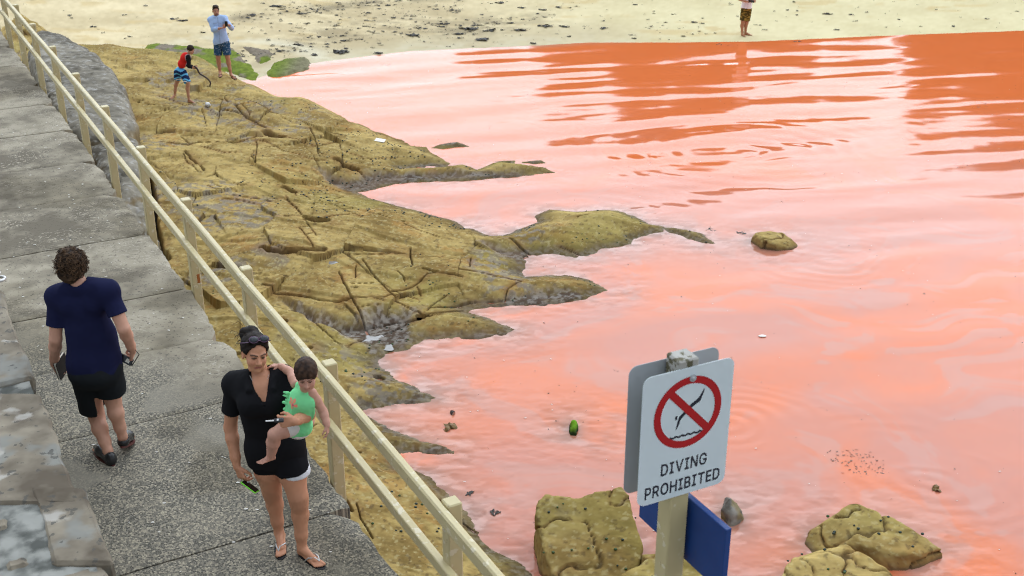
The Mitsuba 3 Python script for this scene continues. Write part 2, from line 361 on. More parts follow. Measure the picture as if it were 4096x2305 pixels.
CRACKS = [[0.05,0.1,[-7.44,23.89],[-7.15,23.83],[-6.81,23.72],[-6.65,23.89],[-6.22,24.01],[-5.87,24.05],[-5.56,24.28],[-5.54,24.44]],[0.035,0.07,[-7.13,24.34],[-6.94,24.02],[-6.8,23.77]],[0.025,0.07,[-7.26,24.42],[-6.96,24.39],[-6.61,24.47],[-6.26,24.6],[-5.96,24.74]],[0.05,0.1,[-6.79,26.25],[-6.39,26.03],[-6.1,25.77],[-5.81,25.42],[-5.53,25.07],[-5.39,24.94]],[0.04,0.08,[-6.4,26.43],[-6.2,25.99],[-6.07,25.74]],[0.02,0.07,[-6.32,26.55],[-6.1,26.14],[-5.93,25.77],[-5.9,25.56]],[0.13,0.27,[-5.35,24.64],[-5.18,24.41],[-4.89,24.26]],[0.03,0.07,[-5.5,24.34],[-5.32,24.37]],[0.025,0.07,[-4.85,24.25],[-4.58,24.08],[-4.33,23.89],[-4.11,23.77],[-3.98,23.34],[-3.88,23.19]],[0.03,0.07,[-4.49,25.21],[-4.3,24.6],[-4.12,23.83],[-4.05,23.46],[-3.95,23.04]],[0.03,0.07,[-4.12,23.8],[-3.94,24.08],[-3.77,24.44]],[0.025,0.07,[-5.48,24.15],[-5.36,23.71],[-5.26,23.1],[-5.15,22.52]],[0.025,0.07,[-5.48,24.15],[-5.24,23.96],[-5.0,23.65],[-4.76,23.34],[-4.37,23.13]],[0.05,0.1,[-6.78,23.25],[-6.48,22.75],[-6.23,22.3],[-6.06,21.97]],[0.025,0.07,[-6.76,23.1],[-6.46,22.41],[-6.14,21.86]],[0.025,0.07,[-8.47,25.74],[-8.14,25.95],[-7.81,26.18],[-7.31,26.4]],[0.025,0.07,[-8.48,26.47],[-7.87,26.4],[-7.31,26.4]],[0.02,0.07,[-8.37,27.13],[-7.88,26.82],[-7.5,26.55]],[0.02,0.07,[-7.13,26.21],[-6.96,25.77],[-6.76,25.14]],[0.02,0.07,[-7.0,26.23],[-6.78,26.03],[-6.6,25.85]],[0.025,0.07,[-6.5,23.52],[-6.14,23.28],[-5.93,23.13],[-5.64,23.25]],[0.018,0.07,[-5.78,21.34],[-5.54,21.03],[-5.27,20.93],[-5.13,20.88]],[0.018,0.07,[-5.78,21.08],[-5.58,20.83],[-5.41,20.83]],[0.03,0.07,[-5.36,20.47],[-5.0,20.4],[-4.72,20.3],[-4.34,20.25]],[0.03,0.07,[-5.22,20.68],[-4.8,20.61],[-4.32,20.52]],[0.015,0.07,[-5.36,21.31],[-5.18,21.23],[-4.97,21.21]],[0.08,0.225,[-4.38,21.31],[-4.25,21.21],[-4.12,21.01]],[0.015,0.07,[-4.11,20.98],[-4.05,20.76]],[0.02,0.07,[-4.18,20.47],[-4.0,20.11],[-3.87,19.84],[-3.77,19.59]],[0.014,0.07,[-6.38,26.36],[-6.09,26.51],[-5.89,26.7],[-5.68,26.43],[-5.4,25.99],[-4.94,25.49]],[0.06,0.12,[-8.74,26.66],[-8.57,26.78]],[0.04,0.08,[-5.29,22.87],[-5.15,22.52]],[0.04,0.08,[-6.93,27.21],[-6.59,26.59]],[0.16,0.405,[-3.65,19.31],[-3.53,19.2],[-3.39,19.2],[-3.33,19.32]],[0.02,0.07,[-4.21,20.59],[-4.04,20.25],[-3.87,19.89],[-3.71,19.48]],[0.025,0.07,[-3.33,19.4],[-3.15,19.62],[-2.94,19.84],[-2.84,19.91],[-2.71,19.8],[-2.55,19.66],[-2.33,19.44],[-2.12,19.33],[-1.91,19.35]],[0.015,0.07,[-2.55,19.66],[-2.41,19.8],[-2.23,20.0]],[0.015,0.07,[-3.67,20.54],[-3.41,20.39],[-3.28,20.35],[-3.06,20.11],[-2.87,19.89]],[0.012,0.07,[-3.31,20.35],[-3.22,20.49],[-3.15,20.71]],[0.015,0.07,[-3.65,20.71],[-3.56,20.83],[-3.45,20.98]],[0.02,0.07,[-3.95,20.95],[-3.84,20.78],[-3.76,20.61]],[0.02,0.07,[-4.38,19.27],[-4.08,19.27],[-3.76,19.31],[-3.66,19.29]],[0.014,0.07,[-3.61,19.14],[-3.48,18.85],[-3.37,18.56],[-3.29,18.32]],[0.014,0.07,[-3.66,18.76],[-3.54,18.48],[-3.4,18.13],[-3.27,17.82]],[0.012,0.07,[-3.66,18.76],[-3.51,18.89]],[0.012,0.07,[-3.48,18.32],[-3.33,18.48]],[0.014,0.07,[-1.9,19.22],[-1.64,19.01],[-1.24,18.78]],[0.09,0.198,[-3.61,23.0],[-3.41,22.82],[-3.17,22.68]],[0.04,0.08,[-3.17,22.68],[-3.02,22.51],[-2.84,22.4]],[0.02,0.07,[-4.25,22.94],[-4.07,22.8],[-3.81,22.82]],[0.016,0.07,[-3.5,23.66],[-3.23,23.53],[-2.95,23.44],[-2.67,23.66],[-2.42,23.75]],[0.012,0.07,[-3.23,23.32],[-2.95,23.41]],[0.035,0.07,[-2.68,17.78],[-2.26,17.84],[-1.99,17.91],[-1.72,17.91]],[0.035,0.07,[-1.7,18.2],[-1.67,17.82],[-1.61,17.49]],[0.015,0.07,[-4.08,21.67],[-3.87,21.83],[-3.69,21.75],[-3.33,21.54]],[0.05,0.1,[-3.84,16.46],[-3.55,16.33],[-3.2,16.21],[-2.86,16.11],[-2.62,16.08],[-2.47,16.14],[-2.43,16.21]],[0.035,0.07,[-2.77,17.18],[-2.68,16.93],[-2.61,16.7],[-2.51,16.43],[-2.45,16.24],[-2.35,15.98],[-2.23,15.71],[-2.14,15.5],[-2.09,15.32]],[0.028,0.07,[-2.43,17.59],[-2.27,17.21],[-2.09,16.87],[-1.91,16.51],[-1.78,16.27],[-1.62,16.11],[-1.42,15.98],[-1.36,15.89]],[0.04,0.08,[-1.89,16.5],[-1.73,16.58],[-1.58,16.73],[-1.46,16.97],[-1.37,17.2],[-1.21,17.27]],[0.045,0.09,[-1.44,17.39],[-1.26,17.28],[-1.03,17.23],[-0.79,17.18]],[0.035,0.07,[-2.4,16.21],[-2.16,16.24],[-1.94,16.24],[-1.87,16.37]],[0.025,0.07,[-2.09,16.21],[-1.96,16.13]],[0.022,0.07,[-2.3,15.92],[-2.13,15.98],[-2.02,16.0]],[0.13,0.36,[-1.35,15.83],[-1.27,15.85]],[0.06,0.12,[-1.54,15.75],[-1.36,15.76]],[0.03,0.07,[-2.17,15.56],[-1.97,15.68],[-1.78,15.75],[-1.53,15.8]],[0.035,0.07,[-1.28,15.89],[-1.09,16.0],[-0.91,16.14],[-0.75,16.24]],[0.015,0.07,[-1.25,15.83],[-1.03,15.97]],[0.016,0.07,[-1.28,16.02],[-1.23,16.24],[-1.13,16.46],[-1.02,16.66]],[0.015,0.07,[-1.79,16.37],[-1.62,16.53],[-1.45,16.43]],[0.012,0.07,[-1.5,16.8],[-1.42,16.56]],[0.022,0.07,[-1.99,15.29],[-1.84,15.44],[-1.7,15.56],[-1.55,15.74]],[0.02,0.07,[-2.31,14.88],[-2.18,15.12],[-2.08,15.28]],[0.022,0.07,[-3.0,15.53],[-2.81,15.29],[-2.64,15.09],[-2.45,14.9]],[0.016,0.07,[-2.52,17.36],[-2.48,16.97]],[0.012,0.07,[-2.52,16.7],[-2.35,16.75],[-2.15,16.8]],[0.06,0.12,[-2.43,16.58],[-2.41,16.58]],[0.07,0.14,[-3.29,15.28],[-3.27,15.28]],[0.07,0.14,[-2.85,14.71],[-2.83,14.71]],[0.02,0.07,[-1.84,17.25],[-1.75,17.11],[-1.69,16.93]],[0.075,0.15,[-4.12,17.87],[-3.94,17.68],[-3.72,17.64],[-3.38,17.72],[-3.08,17.77]],[0.03,0.07,[-1.2,17.44],[-0.53,17.41],[-0.12,17.3],[0.16,17.13]],[0.022,0.07,[-0.12,16.54],[-0.06,16.86],[0.16,17.13]],[0.035,0.07,[-1.27,16.13],[-0.84,16.38],[-0.55,16.54],[-0.16,16.57]],[0.06,0.12,[-0.84,16.38],[-0.65,16.51]],[0.05,0.1,[1.19,19.98],[1.4,20.18]],[0.05,0.1,[-0.06,19.01],[0.22,18.62],[0.34,18.43],[0.48,18.4],[0.67,18.49]],[0.022,0.07,[0.82,18.81],[1.16,18.49],[1.4,18.24]],[0.02,0.07,[2.61,19.08],[2.7,19.31]],[0.1,0.27,[0.27,18.37],[0.43,18.3],[0.61,18.34]],[0.045,0.09,[0.84,18.24],[1.0,18.12],[1.08,17.91]],[0.025,0.07,[-0.68,18.0],[-0.69,17.59]],[0.02,0.07,[-3.38,19.87],[-2.94,20.31]],[0.014,0.07,[-3.38,20.88],[-3.23,21.19]],[0.08,0.135,[-1.82,14.03],[-1.78,13.99]],[0.03,0.07,[-1.66,12.47],[-1.54,12.16],[-1.42,11.91],[-1.32,11.76]],[0.02,0.07,[-1.71,10.82],[-1.63,10.54],[-1.46,10.19]],[0.02,0.07,[-0.83,11.12],[-0.54,10.69],[-0.4,10.56]],[0.03,0.07,[-0.53,10.41],[-0.38,10.14]],[0.03,0.07,[-2.02,12.03],[-1.82,12.03]],[0.06,0.12,[-2.06,11.37],[-1.93,11.01],[-1.74,10.66]],[0.14,0.45,[-7.25,22.08],[-6.89,21.05],[-6.5,19.82],[-6.22,18.97],[-5.97,18.28],[-5.74,17.8]],[0.1,0.27,[-8.76,25.88],[-8.38,24.85],[-8.11,24.17]]]
BEACHWEED = [[10.52,39.23,0.3,""],[11.25,39.23,0.22,""],[-0.41,40.45,0.28,"dark seaweed lump on open sand, farthest up the beach"],[4.23,40.38,0.2,""],[0.29,39.8,0.22,""],[-1.35,36.94,0.5,"long band of dark seaweed just above the waterline"],[-0.72,36.81,0.4,""],[-0.95,35.75,0.45,""],[0.28,36.94,0.4,"dark seaweed heap with an orange scrap above the waterline"],[1.1,37.43,0.4,""],[1.67,37.43,0.3,""],[2.86,37.24,0.3,""],[3.76,36.04,0.2,""],[-1.64,36.33,0.3,""],[-3.04,36.16,0.35,""],[-4.96,33.99,0.5,"dark seaweed heap at the edge of the pale shallows"],[-3.93,34.04,0.25,""],[-5.02,35.29,0.25,""],[-7.71,38.95,0.35,""],[-6.79,38.14,0.3,""],[-8.26,37.75,0.3,""],[-10.61,36.94,0.25,""],[-10.27,36.81,0.3,""],[-9.39,37.06,0.3,""],[-2.32,37.55,0.2,""],[-3.84,38.21,0.2,""],[-0.04,37.75,0.2,""],[6.61,35.18,0.45,"longest dark seaweed strand at the waterline near the standing figure"],[6.32,35.24,0.5,""],[7.28,34.96,0.25,""],[7.82,34.96,0.25,""],[8.2,35.07,0.25,""],[8.71,35.75,0.25,""],[10.95,35.07,0.3,""],[12.38,36.04,0.2,""],[-12.73,35.75,0.18,""],[-11.35,34.79,0.15,""],[5.87,38.0,0.2,""]]
FLOAT = [[-0.79,12.8,0.2,9,"m_weedbrown",0.2,0.6,"golden brown seaweed clump floating below the dark twig near the shelf"],[-0.75,13.16,0.13,5,"m_twig",0.2,1.3,"dark forked twig sticking out of the water near the shelf"],[-0.48,11.31,0.16,8,"m_weed",0.14,0.3,"dark weed clump with a cyan scrap beside the shelf"],[-0.18,10.95,0.15,6,"m_weed",0.12,0.3,"thin dark weed floating between the shelf and the squarish boulder"],[4.27,16.76,0.45,14,"m_weedwet",0.05,0.08,"loose dark weed spread out in the water beyond the sign"],[4.12,12.02,0.42,16,"m_weedwet",0.05,0.08,"spread of dark weed right of the sign face"],[4.27,11.86,0.3,10,"m_weedwet",0.05,0.08,"smaller dark weed spread beside the larger one right of the sign"],[4.88,11.4,0.14,7,"m_weedbrown",0.25,0.5,"small orange brown weed tuft at the right, above the pointed rock"],[4.16,13.11,0.16,6,"m_weedwet",0.07,0.08,"dark weed scrap upper right of the sign ring"],[4.95,13.54,0.2,6,"m_weedwet",0.07,0.08,"dark weed scrap in open water far right of the sign"],[0.73,14.5,0.28,9,"m_weedwet",0.05,0.08,"dark weed wisp left of the top of the sign"],[0.49,13.9,0.16,6,"m_weed",0.1,0.1,"grey weed in the ripple left of the sign"],[11.49,28.33,0.5,9,"m_weedwet",0.05,0.08,"dark weed wisp in the orange water at the far right"],[4.09,19.56,0.2,6,"m_weed",0.08,0.2,"short dark weed left of the small mossy rock"],[3.61,19.75,0.22,6,"m_weed",0.1,0.2,"dark weed off the tip of the rock point"],[-3.41,32.83,0.4,6,"m_weedwet",0.07,0.08,"dark weed at the edge of the pale far water"],[9.5,23.41,0.4,8,"m_weedwet",0.05,0.08,"dark weed wisp in the pink water right of centre"]]
SHELLXY = [3.67,15.39]
CARD = [-2.87,24.58]
BOULDERS = {"sign":[0.36,[[0.24,10.27],[0.27,10.43],[0.36,10.53],[0.69,10.5],[0.95,10.59],[1.18,10.67],[1.27,10.55],[1.3,10.27],[1.35,9.95],[1.3,9.69],[1.07,9.49],[0.75,9.39],[0.55,9.35],[0.41,9.59],[0.3,9.92]]],"block":[0.42,[[1.37,9.98],[1.5,9.95],[1.7,9.76],[1.92,9.6],[1.99,9.3],[1.85,8.88],[1.16,8.77],[0.8,9.0],[1.06,9.36],[1.32,9.62]]],"right":[0.25,[[3.16,10.37],[3.24,10.55],[3.48,10.63],[3.75,10.73],[4.01,10.63],[4.2,10.5],[4.34,10.26],[4.52,10.13],[4.33,10.02],[4.08,9.94],[3.82,9.96],[3.5,10.11],[3.2,10.15]]],"low":[0.3,[[3.11,10.04],[3.31,10.07],[3.46,9.99],[3.61,9.86],[3.74,9.7],[3.84,9.58],[3.95,9.43],[3.77,8.84],[2.65,8.73],[2.62,9.31],[2.73,9.52],[2.9,9.82]]],"mid":[0.13,[[4.21,19.18],[4.34,19.42],[4.6,19.45],[4.88,19.26],[5.05,19.01],[4.87,18.82],[4.58,18.73],[4.33,18.84]]],"stone":[0.18,[[2.33,10.85],[2.39,11.05],[2.44,11.09],[2.52,11.0],[2.57,10.83],[2.5,10.76],[2.4,10.71]]],"weedstone":[0.08,[[-5.44,28.41],[-5.42,28.6],[-5.31,28.52],[-5.22,28.37],[-5.31,28.29]]],"greyround":[1.35,[[-11.39,27.87],[-11.93,29.72],[-11.45,29.53],[-10.84,28.9],[-10.07,27.95],[-9.4,26.86],[-8.85,25.74],[-8.36,24.53],[-7.89,23.27],[-7.71,22.26],[-8.06,22.12],[-8.62,22.4],[-9.65,24.2]]],"greylow":[0.95,[[-8.85,23.21],[-8.29,22.98],[-7.87,22.98],[-7.48,22.55],[-6.87,20.64],[-6.47,19.51],[-6.11,18.49],[-5.64,17.03],[-6.16,17.74],[-7.04,19.51],[-8.0,21.37]]],"farrock":[1.05,[[-14.54,34.83],[-14.03,34.41],[-13.24,33.26],[-12.87,32.5],[-13.07,32.29],[-13.66,32.82]]],"green":[0.13,[[0.68,12.66],[0.71,12.83],[0.77,12.93],[0.83,12.87],[0.84,12.71],[0.8,12.59],[0.73,12.6]]]}
# ---------------------------------------------------------------- the land: beach, rock shelf, water
def polar(y0, y1, x0, x1, px, seam=1.0):
    """Ground points in rows that grow with the distance: (rows, columns, 2)."""
    ys, y = [], y0
    while y < y1:
        ys.append(y)
        y += (y * y + 58.0) / (7.6 * 1170.0) * px
    ts = np.arange(x0, x1, px / 1170.0 * 1.12)
    Y, Tn = np.meshgrid(ys, ts, indexing='ij')
    return np.stack([Tn * np.sqrt(Y * Y + 58.0), Y], -1)


def sheet(G, Z, keep=None):
    r, c = Z.shape
    v = np.concatenate([G.reshape(-1, 2), Z.reshape(-1, 1)], 1)
    i = np.arange(r * c).reshape(r, c)
    q = np.stack([i[:-1, :-1], i[:-1, 1:], i[1:, 1:], i[1:, :-1]], -1).reshape(-1, 4)
    if keep is not None:
        q = q[np.any(keep.reshape(-1)[q], 1)]
    f = np.vstack([q[:, [0, 1, 2]], q[:, [0, 2, 3]]])
    used = np.unique(f)
    new = -np.ones(len(v), np.int64)
    new[used] = np.arange(len(used))
    return trimesh.Trimesh(v[used], new[f], process=False), used


WL = np.array(sorted(WATERLINE))


def sand_z(P):
    w = np.interp(P[..., 0], WL[:, 0], WL[:, 1])
    w = np.where(P[..., 0] < WL[0, 0], WL[0, 1] + 0.55 * (P[..., 0] - WL[0, 0]), w)
    w = np.where(P[..., 0] > WL[-1, 0], WL[-1, 1] + 0.17 * (P[..., 0] - WL[-1, 0]), w)
    d = P[..., 1] - w
    return np.where(d > 0, 0.055 * d, 0.11 * d)


SHELF = [SHORE] + TIPS + SHOALS
CR = []
for k in CRACKS:
    ls = np.array(shapely.segmentize(LineString(k[2:]), 0.012).coords)
    CR.append(np.concatenate([ls, np.full((len(ls), 1), k[0]), np.full((len(ls), 1), k[1])], 1))
CR = np.vstack(CR)
_w = np.stack([fb(CR[:, :2], 2.5, 3, 41), fb(CR[:, :2] + 50, 2.5, 3, 42)], 1) - 0.5
_w2 = np.stack([fb(CR[:, :2], 11, 2, 43), fb(CR[:, :2] + 50, 11, 2, 44)], 1) - 0.5
CR[:, :2] += 0.03 * _w + 0.013 * _w2
CRT = cKDTree(CR[:, :2])
SLABS = cKDTree(np.random.default_rng(8).uniform([-14, 3], [6, 29], (330, 2)))


def rock_at(P):
    """Height, and what the colour needs, of the shelf at the points (n, 2)."""
    d = poly_sdf(SHELF, P)
    wob = 0.16 * (fb(P, 2.2, 4, 3) - 0.5) + 0.05 * (fb(P, 9, 3, 4) - 0.5)
    d = d + wob
    g = poly_sdf(GREY + SHOALS, P) + 1.4 * wob
    m = poly_sdf(MOSS, P) + 1.5 * wob
    ground = np.maximum(sand_z(P), 0)
    far = smooth01(24, 30, P[:, 1])
    h = np.where(d > 0, 0.26 * (1 - np.exp(-d / 0.85)) + 0.035 * np.minimum(d, 6), 0.45 * d)
    inn = smooth01(0, 1.6, d)
    h += 0.30 * smooth01(24.0, 27.5, P[:, 1]) * smooth01(0, 0.9, d)
    h += inn * (0.22 * (fb(P, 0.30, 2, 11) - 0.5) + 0.07 * (fb(P, 0.9, 2, 12) - 0.5))
    # tilted beds: low steps, each with its worn lip
    bed = P @ V(0.35, 0.94) * 0.75 + 0.9 * fb(P, 0.5, 3, 13)
    fr = bed - np.floor(bed)
    h += inn * 0.032 * (smooth01(0.0, 0.03, fr) - fr)
    h += 0.016 * smooth01(0, .5, d) * (fb(P, 3.0, 4, 14) - 0.5) + 0.011 * (fb(P, 14, 3, 15) - 0.5) + 0.009 * (fb(P, 38, 2, 29) - 0.5)
    # the rock is broken into slabs, each settled at its own small tilt
    PW_ = P * V(1, .8) + 0.16 * np.stack([fb(P, 0.9, 3, 24), fb(P + 70, 0.9, 3, 25)], 1)
    cdist, cid = SLABS.query(PW_, k=2)
    ctr = SLABS.data[cid[:, 0]]
    tl = np.random.default_rng(26).uniform(-1, 1, (len(SLABS.data), 3))[cid[:, 0]]
    rel = PW_ - ctr
    h += inn * (0.095 * np.clip(tl[:, 0] * rel[:, 0] + tl[:, 1] * rel[:, 1], -1, 1) + 0.034 * tl[:, 2])
    seam = (cdist[:, 1] - cdist[:, 0]) / 0.035
    open_ = smooth01(0.36, 0.50, fb(P, 0.6, 2, 27)) * inn
    h -= 0.030 * open_ * np.exp(-(seam * 3.0) ** 4)
    st = P @ V(0.16, 0.99)
    h += inn * 0.009 * (fb(np.stack([P @ V(0.99, -0.16) * 2.2, st * 17], 1), 1.0, 3, 16) - 0.5)
    gg = smooth01(-0.05, 0.25, g)
    h = h * (1 - gg) + gg * (0.035 + 0.045 * (fb(P, 4, 3, 17) - 0.42) + 0.014 * (fb(P, 22, 2, 18) - 0.5))
    h += ground * (d > -0.5) * far
    mz = ground + 0.05 + 0.09 * (fb(P, 1.2, 4, 19) - 0.5) + 0.05 * (fb(P, 7, 3, 20) - 0.5)
    mm = smooth01(-0.25, 0.25, m)
    h = np.where((mm > 0), np.maximum(h, ground - 0.1 + mm * (mz - ground + 0.1)), h)
    cd, ci = CRT.query(P, distance_upper_bound=0.5, workers=-1)
    hit = np.isfinite(cd)
    ci = np.where(hit, ci, 0)
    w = CR[ci, 2] * (0.7 + 0.7 * fb(P, 6, 2, 21))
    x = np.where(hit, cd, 9) / np.maximum(w * np.where(CR[ci, 2] < 0.072, 0.31, 0.60), 0.007)
    gro = np.exp(-x ** 4)
    lip = np.exp(-(np.where(hit, cd, 9) / (w * 1.6 + 0.03)) ** 2)
    h = h - CR[ci, 3] * gro - 0.006 * lip
    # solution pits
    pit = smooth01(0.74, 0.82, fb(P, 7.5, 2, 22)) * smooth01(0.45, 0.6, fb(P, 0.8, 2, 23))
    h -= 0.03 * pit * inn
    x = np.minimum(x, np.where(open_ > .5, np.abs(seam) * 3.4, 9))
    return h, d, g, m, x, lip, pit


G = polar(3.6, 35.6, -0.46, 0.33, 0.70)
P = G.reshape(-1, 2)
h, d, g, m, cx, lip, pit = rock_at(P)
sel = (h > np.maximum(sand_z(P), 0) - 0.16)


def rock_colour(P, h, d, g, m, cx, lip, pit):
    n1, n2, n3 = fb(P, 0.7, 4, 51), fb(P, 3.2, 4, 52), fb(P, 16, 3, 53)
    t = np.clip(0.5 + 1.5 * (n1 - 0.5) + 1.5 * (n2 - 0.5) + 0.9 * (n3 - 0.5), 0, 1)[:, None]
    c = V(0.195, 0.127, 0.038) * (1 - t) + V(0.380, 0.275, 0.098) * t
    rust = smooth01(0.56, 0.70, fb(P, 1.1, 4, 54))[:, None] * smooth01(0.40, 0.62, fb(P, 6, 3, 59))[:, None]
    c = c * (1 - 0.55 * rust) + 0.55 * rust * V(0.285, 0.150, 0.040)
    olive = smooth01(0.50, 0.66, fb(P, 0.55, 3, 55))[:, None] * smooth01(2.6, 0.3, d)[:, None]
    c = c * (1 - 0.55 * olive) + 0.55 * olive * V(0.235, 0.195, 0.052)
    grey = (smooth01(0.60, 0.72, fb(P, 0.62, 3, 56)) * smooth01(0.46, 0.58, fb(P, 9, 3, 57)))[:, None]
    c = c * (1 - 0.75 * grey) + 0.75 * grey * V(0.190, 0.165, 0.135)
    st = fb(np.stack([P @ V(0.99, -0.16) * 1.5, P @ V(0.16, 0.99) * 13], 1), 1.0, 3, 58)
    c = c * (1 + 0.5 * (st - 0.5))[:, None]
    fleck = smooth01(0.66, 0.76, fb(P, 24, 2, 60))[:, None]
    c = c * (1 - 0.5 * fleck) + 0.5 * fleck * V(0.42, 0.35, 0.17)
    spot = smooth01(0.70, 0.78, fb(P + 31, 19, 2, 61))[:, None]
    c = c * (1 - 0.55 * spot) + 0.55 * spot * V(0.085, 0.055, 0.025)
    iron = (lip * smooth01(0.35, 0.6, fb(P, 2.0, 3, 62)))[:, None]
    c = c * (1 - 0.5 * iron) + 0.5 * iron * V(0.20, 0.095, 0.032)
    groove_tone = np.exp(-(cx / 1.15) ** 4)[:, None]  # very dark brown blended in along crack grooves and open slab seams
    c = c * (1 - 0.75 * groove_tone) + 0.75 * groove_tone * V(0.05, 0.028, 0.012)
    # barnacle band
    gg = smooth01(-0.10, 0.22, g + 0.25 * (fb(P, 5, 3, 63) - 0.5))[:, None]
    low = smooth01(0.075, 0.01, h + 0.05 * (fb(P, 6, 3, 64) - 0.5))[:, None] * smooth01(24, 20, P[:, 1])[:, None] * 0.55
    k = np.maximum(gg, low)
    bt = smooth01(0.38, 0.66, fb(P, 19, 3, 65))[:, None]
    bar = V(0.105, 0.072, 0.050) * (1 - bt) + V(0.30, 0.262, 0.222) * bt
    bar = bar * (1 - 0.5 * smooth01(.45, .6, fb(P, 2, 3, 66))[:, None]) + 0.5 * smooth01(.45, .6, fb(P, 2, 3, 66))[:, None] * V(0.22, 0.15, 0.095)
    c = c * (1 - k) + k * bar
    damp = (smooth01(0.13, 0.03, h + 0.07 * (fb(P, 4, 3, 69) - 0.5)) * smooth01(30, 25, P[:, 1]))[:, None]
    c = c * (1 - 0.38 * damp)
    # weed on the low ledge by the sand, and in the wet gully
    mm = smooth01(-0.15, 0.12, m)[:, None]
    a = smooth01(0.40, 0.50, fb(P, 1.5, 4, 67))[:, None]
    a = a * (1 - 0.75 * smooth01(-6.6, -5.9, P[:, :1]))
    f = fb(P, 12, 3, 68)[:, None]
    moss = V(0.055, 0.085, 0.010) * (1 - f) + V(0.19, 0.235, 0.030) * f
    bare = V(0.105, 0.080, 0.052) * (1 - f) + V(0.25, 0.215, 0.165) * f
    c = c * (1 - mm) + mm * (moss * a + bare * (1 - a))
    return np.clip(c, 0.004, 0.7)


rock, used = sheet(G, h.reshape(G.shape[:2]), sel.reshape(G.shape[:2]))
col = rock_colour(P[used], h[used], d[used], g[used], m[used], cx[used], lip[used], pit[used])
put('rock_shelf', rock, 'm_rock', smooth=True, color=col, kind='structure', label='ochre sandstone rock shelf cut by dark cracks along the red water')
ROCK_TREE = cKDTree(P[used]); ROCK_Z = h[used]


def rock_z(x, y):
    return float(ROCK_Z[ROCK_TREE.query([x, y])[1]])


# --- sand
GS = polar(26.0, 46.0, -0.56, 0.50, 1.3)
for _y in np.linspace(47, 75, 40):
    GS = np.concatenate([GS, np.stack([GS[-1, :, 0] * 1.012, np.full(GS.shape[1], _y)], -1)[None]], 0)
PS = GS.reshape(-1, 2)
zs = sand_z(PS)
dry = smooth01(0.06, 0.30, zs)
foot = fb(PS, [1.6, 1.6, 1.0], 3, 70)
zs = zs + dry * (0.05 * (foot - 0.5) + 0.03 * (fb(PS, 5, 3, 71) - 0.5)) + 0.006 * (fb(PS, 9, 2, 72) - 0.5)
t1 = np.clip(0.5 + 1.6 * (fb(PS, 0.6, 4, 73) - 0.5) + 0.8 * (fb(PS, 7, 3, 74) - 0.5), 0, 1)[:, None]
cs = V(0.44, 0.370, 0.245) * (1 - t1) + V(0.600, 0.525, 0.380) * t1
xs = PS[:, :1]
right = smooth01(-3, 6, xs)
cs = cs * (1 - right) + right * (V(0.485, 0.435, 0.285) * (1 - t1) + V(0.575, 0.530, 0.375) * t1)
tread = smooth01(0.62, 0.72, fb(PS, [1.1, 2.6, 1], 4, 75))[:, None] * smooth01(0.42, 0.55, fb(PS, 0.35, 3, 76))[:, None]
cs = cs * (1 - 0.6 * tread) + 0.6 * tread * V(0.46, 0.355, 0.185)
# the wet margin with its scum of fine weed
ws = sand_z(PS)[:, None] + 0.05 * (fb(PS, 1.2, 4, 77)[:, None] - 0.5)
wet = smooth01(0.20, 0.02, ws) * smooth01(6.0, 1.0, xs)
cs = cs * (1 - wet) + wet * (V(0.40, 0.345, 0.245) * (1 - t1) + V(0.47, 0.42, 0.31) * t1)
scum = smooth01(0.075, 0.01, ws) * smooth01(0.35, 0.6, fb(PS, 2.5, 3, 78))[:, None] * smooth01(6.5, 2.0, xs)
cs = cs * (1 - 0.55 * scum) + 0.55 * scum * V(0.48, 0.45, 0.37)
band = np.exp(-((ws - 0.16 - 0.02 * np.sin(xs)) / 0.075) ** 2) * smooth01(3.5, -1.5, xs)
weedy = band * smooth01(0.40, 0.62, fb(PS, [1.3, 3.2, 1], 4, 79))[:, None]
cs = cs * (1 - 0.72 * weedy) + 0.72 * weedy * V(0.20, 0.165, 0.11)
def line_d(P_, line):
    pts_ = np.array(shapely.segmentize(LineString(line), .05).coords)
    return cKDTree(pts_).query(P_)[0]


dirty = smooth01(-0.6, 0.7, poly_sdf([DIRT], PS, .1) + 1.2 * (fb(PS, [.5, 1.2, 1], 3, 74) - .5))[:, None] * smooth01(.30, .60, fb(PS, [1.0, 2.4, 1], 4, 75))[:, None]
cs = cs * (1 - 0.5 * dirty) + 0.5 * dirty * V(0.33, 0.265, 0.165)
wl_ = (np.exp(-(line_d(PS, WRACK) / .45) ** 2) * smooth01(.36, .58, fb(PS, [1.5, 3.5, 1], 3, 76)))[:, None]
cs = cs * (1 - 0.7 * wl_) + 0.7 * wl_ * V(0.13, 0.105, 0.07)
pl_ = (np.exp(-(line_d(PS, PALE) / .42) ** 2) * smooth01(.30, .52, fb(PS, [1.2, 2.6, 1], 3, 77)))[:, None]
cs = cs * (1 - 0.65 * pl_) + 0.65 * pl_ * V(0.56, 0.545, 0.48)
sand, us = sheet(GS, zs.reshape(GS.shape[:2]))
put('beach', sand, 'm_matte', smooth=True, color=np.clip(cs[us] * V(1.03, 0.98, 0.81), 0.01, 0.8), kind='structure', label='pale sand beach trodden by feet, strewn with dark weed')

# --- the red water
BOUL = {k: (b[0], np.array(b[1])) for k, b in BOULDERS.items()}


